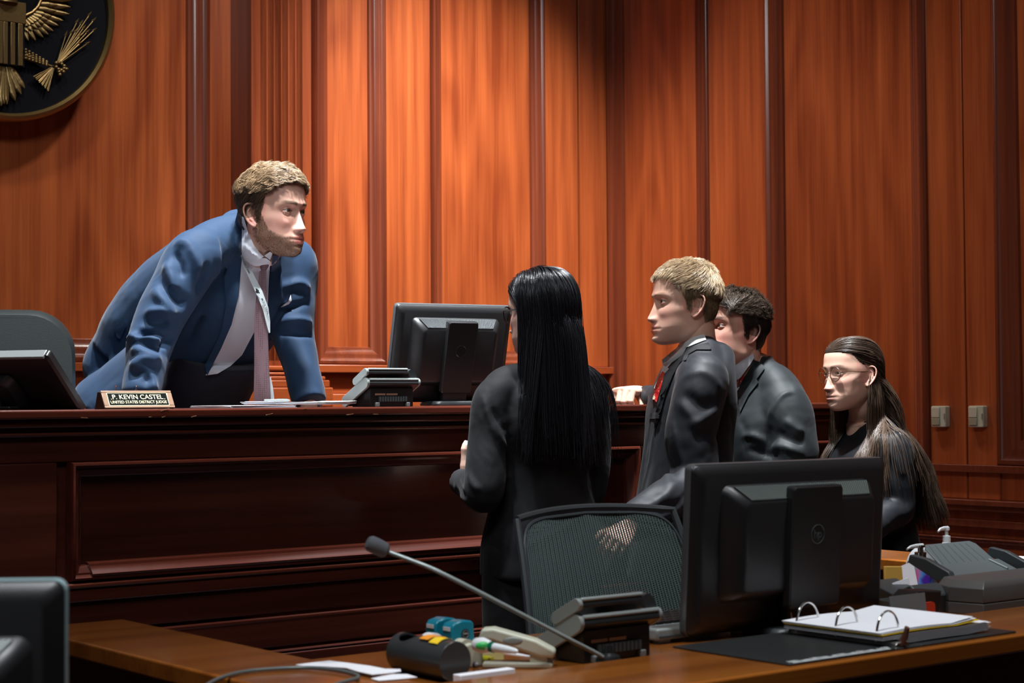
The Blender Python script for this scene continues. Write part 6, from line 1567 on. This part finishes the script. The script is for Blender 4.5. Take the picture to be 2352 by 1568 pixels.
B.short_hair(top, lambda P: .045 + 0 * P[:, 0], lambda P: np.stack([-.9 + 0 * P[:, 0], .7 + 0 * P[:, 0], .0 + 0 * P[:, 0]], 1), lambda P: .35 + 0 * P[:, 0], 9000, .00065, (.095, .068, .050), var=.4, seed=23, seg=7, clump=.25, wave=.25, vol=lambda P: .014 + 0 * P[:, 0])

# ================= woman with long black hair, seen from behind
skin = rgb(.66, .42, .33)
fw = FB(-146); rw = fw.cross(V(0, 0, 1)).normalized(); Kb = W(1245, 1100, 4.62)
K = Person('woman with long straight black hair in black suit, back to the camera', V(Kb.x, Kb.y, 0), headM(W(1243, 714, 4.60), FB(-127), roll=0, pitch=-4), dict(scale=.94, hair=rgb(.01, .01, .012), gaze=(0, 1, .1), noear=1, chin=.8, jaw=.3, nose=.75, brow=.4), skin)
K.neck(W(1252, 860, 4.64), .048, .058)
coreT(K, [W(1252, 860, 4.64), W(1250, 950, 4.62), W(1246, 1080, 4.62), W(1246, 1200, 4.62)], .06)
shL, elL, wrL = H(1138, 915, 4.54), H(1112, 1122, 4.50), H(1058, 1106, 4.64)
shR, elR, wrR = H(1348, 915, 4.72), H(1352, 1120, 4.70), H(1320, 1200, 4.80)
K.mb.tube(bz([W(1245, 900, 4.62), shL, elL, wrL], 24), .024, 12); K.mb.tube(bz([W(1245, 900, 4.62), shR, elR, wrR], 24), .024, 12)
KT = hand(K.mb, basis(wrL + V(0, .01, .004), V(.30, .62, .10), V(-.95, .35, .05)), 1, (34, 38, 20), .04, thumb=(.97, .10, .05), tb=.05, sc=.88)
hand(K.mb, basis(wrR, wrR - elR, V(.8, -.3, .2)), -1, (25, 30, 20), .04, sc=.86)
K.nails.append((KT[0] + V(0, -.006, -.006), .0075))
K.finish()
mb = MB()
torso(mb, [(W(1252, 850, 4.64), rw, fw, .055, .05, .052), (W(1250, 868, 4.64), rw, fw, .100, .06, .07), (W(1246, 905, 4.63), rw, fw, .160, .085, .090), (W(1244, 970, 4.62), rw, fw, .158, .110, .095), (W(1244, 1060, 4.62), rw, fw, .135, .10, .085), (W(1246, 1130, 4.62), rw, fw, .140, .10, .09), (W(1248, 1220, 4.62), rw, fw, .165, .115, .11), (W(1250, 1320, 4.62), rw, fw, .180, .125, .125)], n=38)
limb(mb, [shL + V(.04, .02, .01), shL, shL.lerp(elL, .5) + V(-.005, 0, 0), elL + V(.0, -.01, -.01), elL.lerp(wrL, .5), wrL], [.048, .056, .055, .053, .042, .036], n=36)
limb(mb, [shR + V(-.04, -.02, .01), shR, shR.lerp(elR, .5) + V(.008, 0, 0), elR, elR.lerp(wrR, .5), wrR], [.048, .056, .055, .050, .043, .038], n=36)
for sh, mid in ((shL, W(1165, 882, 4.58)), (shR, W(1325, 884, 4.68))): limb(mb, [W(1248, 866, 4.64), mid, sh], [.045, .048, .052], n=14)
FD = [([W(x, y, dd) for x, y in pts], w, h) for dd, pts, w, h in (
    (4.49, [(1110, 900), (1125, 960), (1165, 1000)], .009, .009), (4.49, [(1130, 930), (1145, 975), (1165, 990)], .009, -.010), (4.48, [(1125, 970), (1150, 1010), (1165, 1035)], .010, .012), (4.47, [(1075, 1080), (1085, 1110), (1105, 1130)], .009, .010), (4.5, [(1050, 1100), (1062, 1130), (1075, 1140)], .008, -.008), (4.5, [(1045, 1110), (1052, 1135), (1070, 1150)], .008, .008), (4.52, [(1180, 900), (1170, 1000), (1165, 1100)], .012, -.010))]
K.cloth(mb, 'jacket', M_blk, voxel=.0060, smooth=5, folds=FD, namp=.005, nsc=11, seed=15)
hp = W(1247, 1290, 4.62)
legs(K, hp, [V(hp.x, hp.y, .08) + rw * .09, V(hp.x, hp.y, .08) - rw * .09], 0.02, fw, w=.082, mat=M_blk)
mk = scalp(.070, .045, nape=-.075, sb=.0)
K.cap(mk, lambda P: .001 + .000 * sstep(P[:, 2], .03, .085), (.006, .006, .008))
cap_cols = ((K.hb, None), (K.bvh['jacket'], .7))
zt = lambda p, q: 1.4 - (np.interp((q - np.array(K.Mh.translation)) @ np.array([1, 0, 0]), [-.1, -.03, .03, .1], [940, 975, 985, 1010]) - 915) / 870
def mkK(P): return mk(P) * (1 - .0 * P[:, 0])
long_hair(K, lambda P: np.maximum(mk(P), sstep(P[:, 2], .0, .01) * (P[:, 1] < .02)), 4600, zt, .00085, (.010, .010, .012), vol=.016, seed=31, steps=44, ds=.0140, back=(.0, -1, .1), bk=.45, cr=(.02, .07), side=.6, colliders=cap_cols, mat=M_hairb, grav=.30, jit=.07, lat=.05)
long_hair(K, lambda P: (np.abs(P[:, 0]) > .045) * (P[:, 1] < .015) * (P[:, 1] > -.06) * sstep(P[:, 2], .0, .01) * (P[:, 2] < .07), 1300, zt, .0008, (.012, .012, .014), vol=.020, seed=33, steps=44, ds=.0140, back=(.0, -1, .1), bk=.12, cr=(.04, .08), colliders=cap_cols, mat=M_hairb, grav=.34, jit=.09, lat=.10)
glasses(K, M_blacks, tub=.0020)

# ================= woman with glasses and long brown hair
skin = rgb(.78, .48, .36)
fg = FB(-66); rg_ = fg.cross(V(0, 0, 1)).normalized(); Gb = W(2015, 1100, 5.34)
Q = Person('woman with round glasses and long brown hair in dark jacket, at the right', V(Gb.x, Gb.y, 0), headM(W(1956, 858, 5.30), FB(-62), roll=2, pitch=-1), dict(scale=.93, hair=rgb(.06, .035, .022), gaze=(-.1, 1, -.08), iris=(.08, .045, .02), chin=.7, jaw=.5, nose=.88, brow=.5, browd=.7, lip=1.15, lipcol=rgb(.55, .24, .20)), skin)
Q.neck(W(1985, 960, 5.35), .046, .056)
coreT(Q, [W(1985, 960, 5.35), W(2005, 1020, 5.36), W(2012, 1110, 5.34), W(2010, 1220, 5.34)], .06)
shL, elL, wrL = H(2052, 1035, 5.22), H(2062, 1165, 5.20), H(2000, 1215, 5.10)
shR, elR, wrR = H(1985, 1025, 5.50), H(1960, 1150, 5.50), H(1920, 1180, 5.38)
Q.mb.tube(bz([W(2010, 1010, 5.36), shL, elL, wrL], 24), .024, 12); Q.mb.tube(bz([W(2010, 1010, 5.36), shR, elR, wrR], 24), .024, 12)
hand(Q.mb, basis(wrL, wrL - elL, (0, 0, 1)), 1, (25, 30, 20), .04, sc=.85); hand(Q.mb, basis(wrR, wrR - elR, (0, 0, 1)), -1, (25, 30, 20), .04, sc=.85)
Q.finish()
mb = MB()
torso(mb, [(W(1992, 958, 5.37), rg_, fg, .060, .045, .05), (W(1998, 978, 5.37), rg_, fg, .100, .07, .065), (W(2006, 1015, 5.36), rg_, fg, .150, .10, .085), (W(2008, 1070, 5.35), rg_, fg, .155, .145, .090), (W(2010, 1150, 5.34), rg_, fg, .135, .10, .085), (W(2010, 1230, 5.34), rg_, fg, .16, .11, .10), (W(2012, 1320, 5.34), rg_, fg, .17, .12, .11)], n=34)
limb(mb, [shL + V(-.03, .04, .01), shL, shL.lerp(elL, .5), elL, elL.lerp(wrL, .5), wrL], [.050, .058, .056, .052, .046, .042], n=30)
limb(mb, [shR + V(.02, -.04, .01), shR, shR.lerp(elR, .5), elR, elR.lerp(wrR, .5), wrR], [.050, .056, .054, .050, .045, .040], n=30)
limb(mb, [W(1998, 975, 5.34), W(2025, 990, 5.30), shL], [.045, .048, .05], n=14)
FD = [([W(x, y, dd) for x, y in pts], w, h) for dd, pts, w, h in ((5.18, [(2030, 1000), (2010, 1030), (1990, 1045)], .010, .010), (5.18, [(2040, 1030), (2060, 1060), (2075, 1100)], .010, .008), (5.2, [(2005, 1010), (2000, 1040), (2005, 1070)], .010, -.010))]
Q.cloth(mb, 'jacket', M_blkn, voxel=.0065, smooth=5, folds=FD, namp=.005, nsc=11, seed=19)
hp = W(2012, 1290, 5.34)
legs(Q, hp, [V(hp.x, hp.y, .06) + rg_ * .09, V(hp.x, hp.y, .06) - rg_ * .09], 0, fg, w=.08, mat=M_blk)
mk0 = scalp(.066, .050, nape=-.075, sb=.024)
def mkq(P): return mk0(P) * (1 - (np.abs(P[:, 0]) > .055) * (P[:, 2] < .016) * (P[:, 1] > -.035))
Q.cap(mkq, lambda P: .0012 + .000 * sstep(P[:, 2], .03, .085), (.030, .018, .012))
cc_ = ((Q.hb, None), (Q.bvh['jacket'], .7)); zq = lambda p, q: 1.0 + .10 * np.random.default_rng(5).random(len(p))
long_hair(Q, mkq, 3600, zq, .00085, (.060, .036, .024), vol=.010, seed=41, steps=42, ds=.0150, back=(0, -1, .0), bk=1.0, cr=(-.09, .0), side=.40, fb=.055, colliders=cc_, grav=.26, wave=.10, wsc=7., var=.5, jit=.03)
long_hair(Q, lambda P: (P[:, 2] > -.03) * (P[:, 2] < .06) * (P[:, 1] < .01) * (P[:, 1] > -.06) * (P[:, 0] > .04), 420, lambda p, q: 1.16 + 0 * p[:, 0], .0009, (.075, .046, .030), vol=.012, seed=42, steps=34, ds=.0150, back=(0, .25, -.9), bk=.45, stick=False, cr=(-.12, -.1), colliders=cc_, grav=.30, wave=.14, wsc=8., var=.5, jit=.04)
long_hair(Q, lambda P: (P[:, 2] > -.05) * (P[:, 2] < .03) * (P[:, 1] < -.035) * (P[:, 1] > -.08) * (P[:, 0] < -.04), 520, lambda p, q: 1.14 + 0 * p[:, 0], .0009, (.095, .060, .040), vol=.012, seed=43, steps=34, ds=.0150, back=(0, .8, -.6), bk=.42, stick=False, cr=(-.12, -.1), colliders=cc_, grav=.30, wave=.12, wsc=8., var=.5, jit=.04)
glasses(Q, plain('tortoise frame', (.10, .045, .02), .3), rx=.0225, rz=.0215, tub=.0011)
mb = MB(); mb.ell(Q.L(-.080, -.012, -.040), (.003, .003, .003)); Q.part(mb, 'earring', M_chrome)
# ------------------------------------------------------------------ light
def area(name, loc, target, size, power, col=(1, .98, .95), sy=None, spread=None):
    l = bpy.data.lights.new(name, 'AREA'); l.energy = power; l.color = col; l.size = size
    if sy: l.shape = 'RECTANGLE'; l.size_y = sy
    if spread: l.spread = math.radians(spread)
    o = bpy.data.objects.new(name, l); COL.objects.link(o); o.location = loc
    o.rotation_euler = (Vector(target) - Vector(loc)).to_track_quat('-Z', 'Y').to_euler(); return o
def spot(name, loc, target, power, ang, blend=.6, rad=.08, col=(.93, .98, 1)):
    l = bpy.data.lights.new(name, 'SPOT'); l.energy = power; l.color = col; l.spot_size = math.radians(ang); l.spot_blend = blend; l.shadow_soft_size = rad
    o = bpy.data.objects.new(name, l); COL.objects.link(o); o.location = loc
    o.rotation_euler = (Vector(target) - Vector(loc)).to_track_quat('-Z', 'Y').to_euler(); return o
COOL = (.92, .965, 1)
# wall washers set in the ceiling along the back wall
WARM = (1, .95, .88)
spot('wall_washer', un(4.5, NB + .7, ZC - .05), un(4.65, NW, 1.6), 1150, 60, 1., .12, WARM)
spot('wall_washer', un(3.5, NB + .8, ZC - .05), un(3.7, NW, 1.5), 210, 66, 1., .12, WARM)
spot('wall_washer', un(2.2, NB + .9, ZC - .05), un(2.4, NW, 1.4), 85, 74, 1., .12, WARM)
spot('wall_washer', un(UR - 1.2, 5.2, ZC - .05), un(UR, 5.2, 1.2), 120, 58, 1., .12, WARM)
spot('wall_washer', un(UR - 1.3, 4.1, ZC - .05), un(UR, 4.2, 1.0), 60, 56, 1., .12, WARM)
# downlights over the bench and the well of the court
spot('downlight', un(2.35, NB - .1, ZC - .05), un(2.35, NB + .5, 1.6), 1500, 44, .9, .09, COOL)
spot('downlight', un(3.8, 3.3, ZC - .05), un(3.9, 3.4, 1.5), 1050, 54, .9, .09, COOL)
spot('downlight', un(1.7, NB - .55, ZC - .05), un(2.2, NB + .4, 1.7), 520, 48, .8, .12, COOL)
spot('downlight', un(2.6, 1.5, ZC - .05), un(2.6, 2.0, .9), 330, 50, .9, .10, COOL)
spot('downlight', un(2.9, 3.4, ZC - .05), un(3.7, 3.5, 1.6), 800, 46, .9, .10, COOL)
spot('downlight', un(.7, 1.3, ZC - .05), un(.75, 1.5, 1.0), 420, 44, .9, .10, COOL)  # added lamp, brightens the top edges of the near monitor
# large soft ceiling panel over the well of the court
area('ceiling_panel', un(.6, 1.4, ZC - .06), un(2.2, 3.7, 1.3), 1.6, 90, COOL, sy=1.2)
w = bpy.data.worlds.new('world'); scene.world = w; w.use_nodes = True
w.node_tree.nodes['Background'].inputs[0].default_value = (.5, .55, .6, 1); w.node_tree.nodes['Background'].inputs[1].default_value = .0
vs = scene.view_settings; vs.view_transform = 'Standard'; vs.look = 'None'; vs.gamma = 1; vs.exposure = 0; vs.use_curve_mapping = False
bpy.context.view_layer.update()
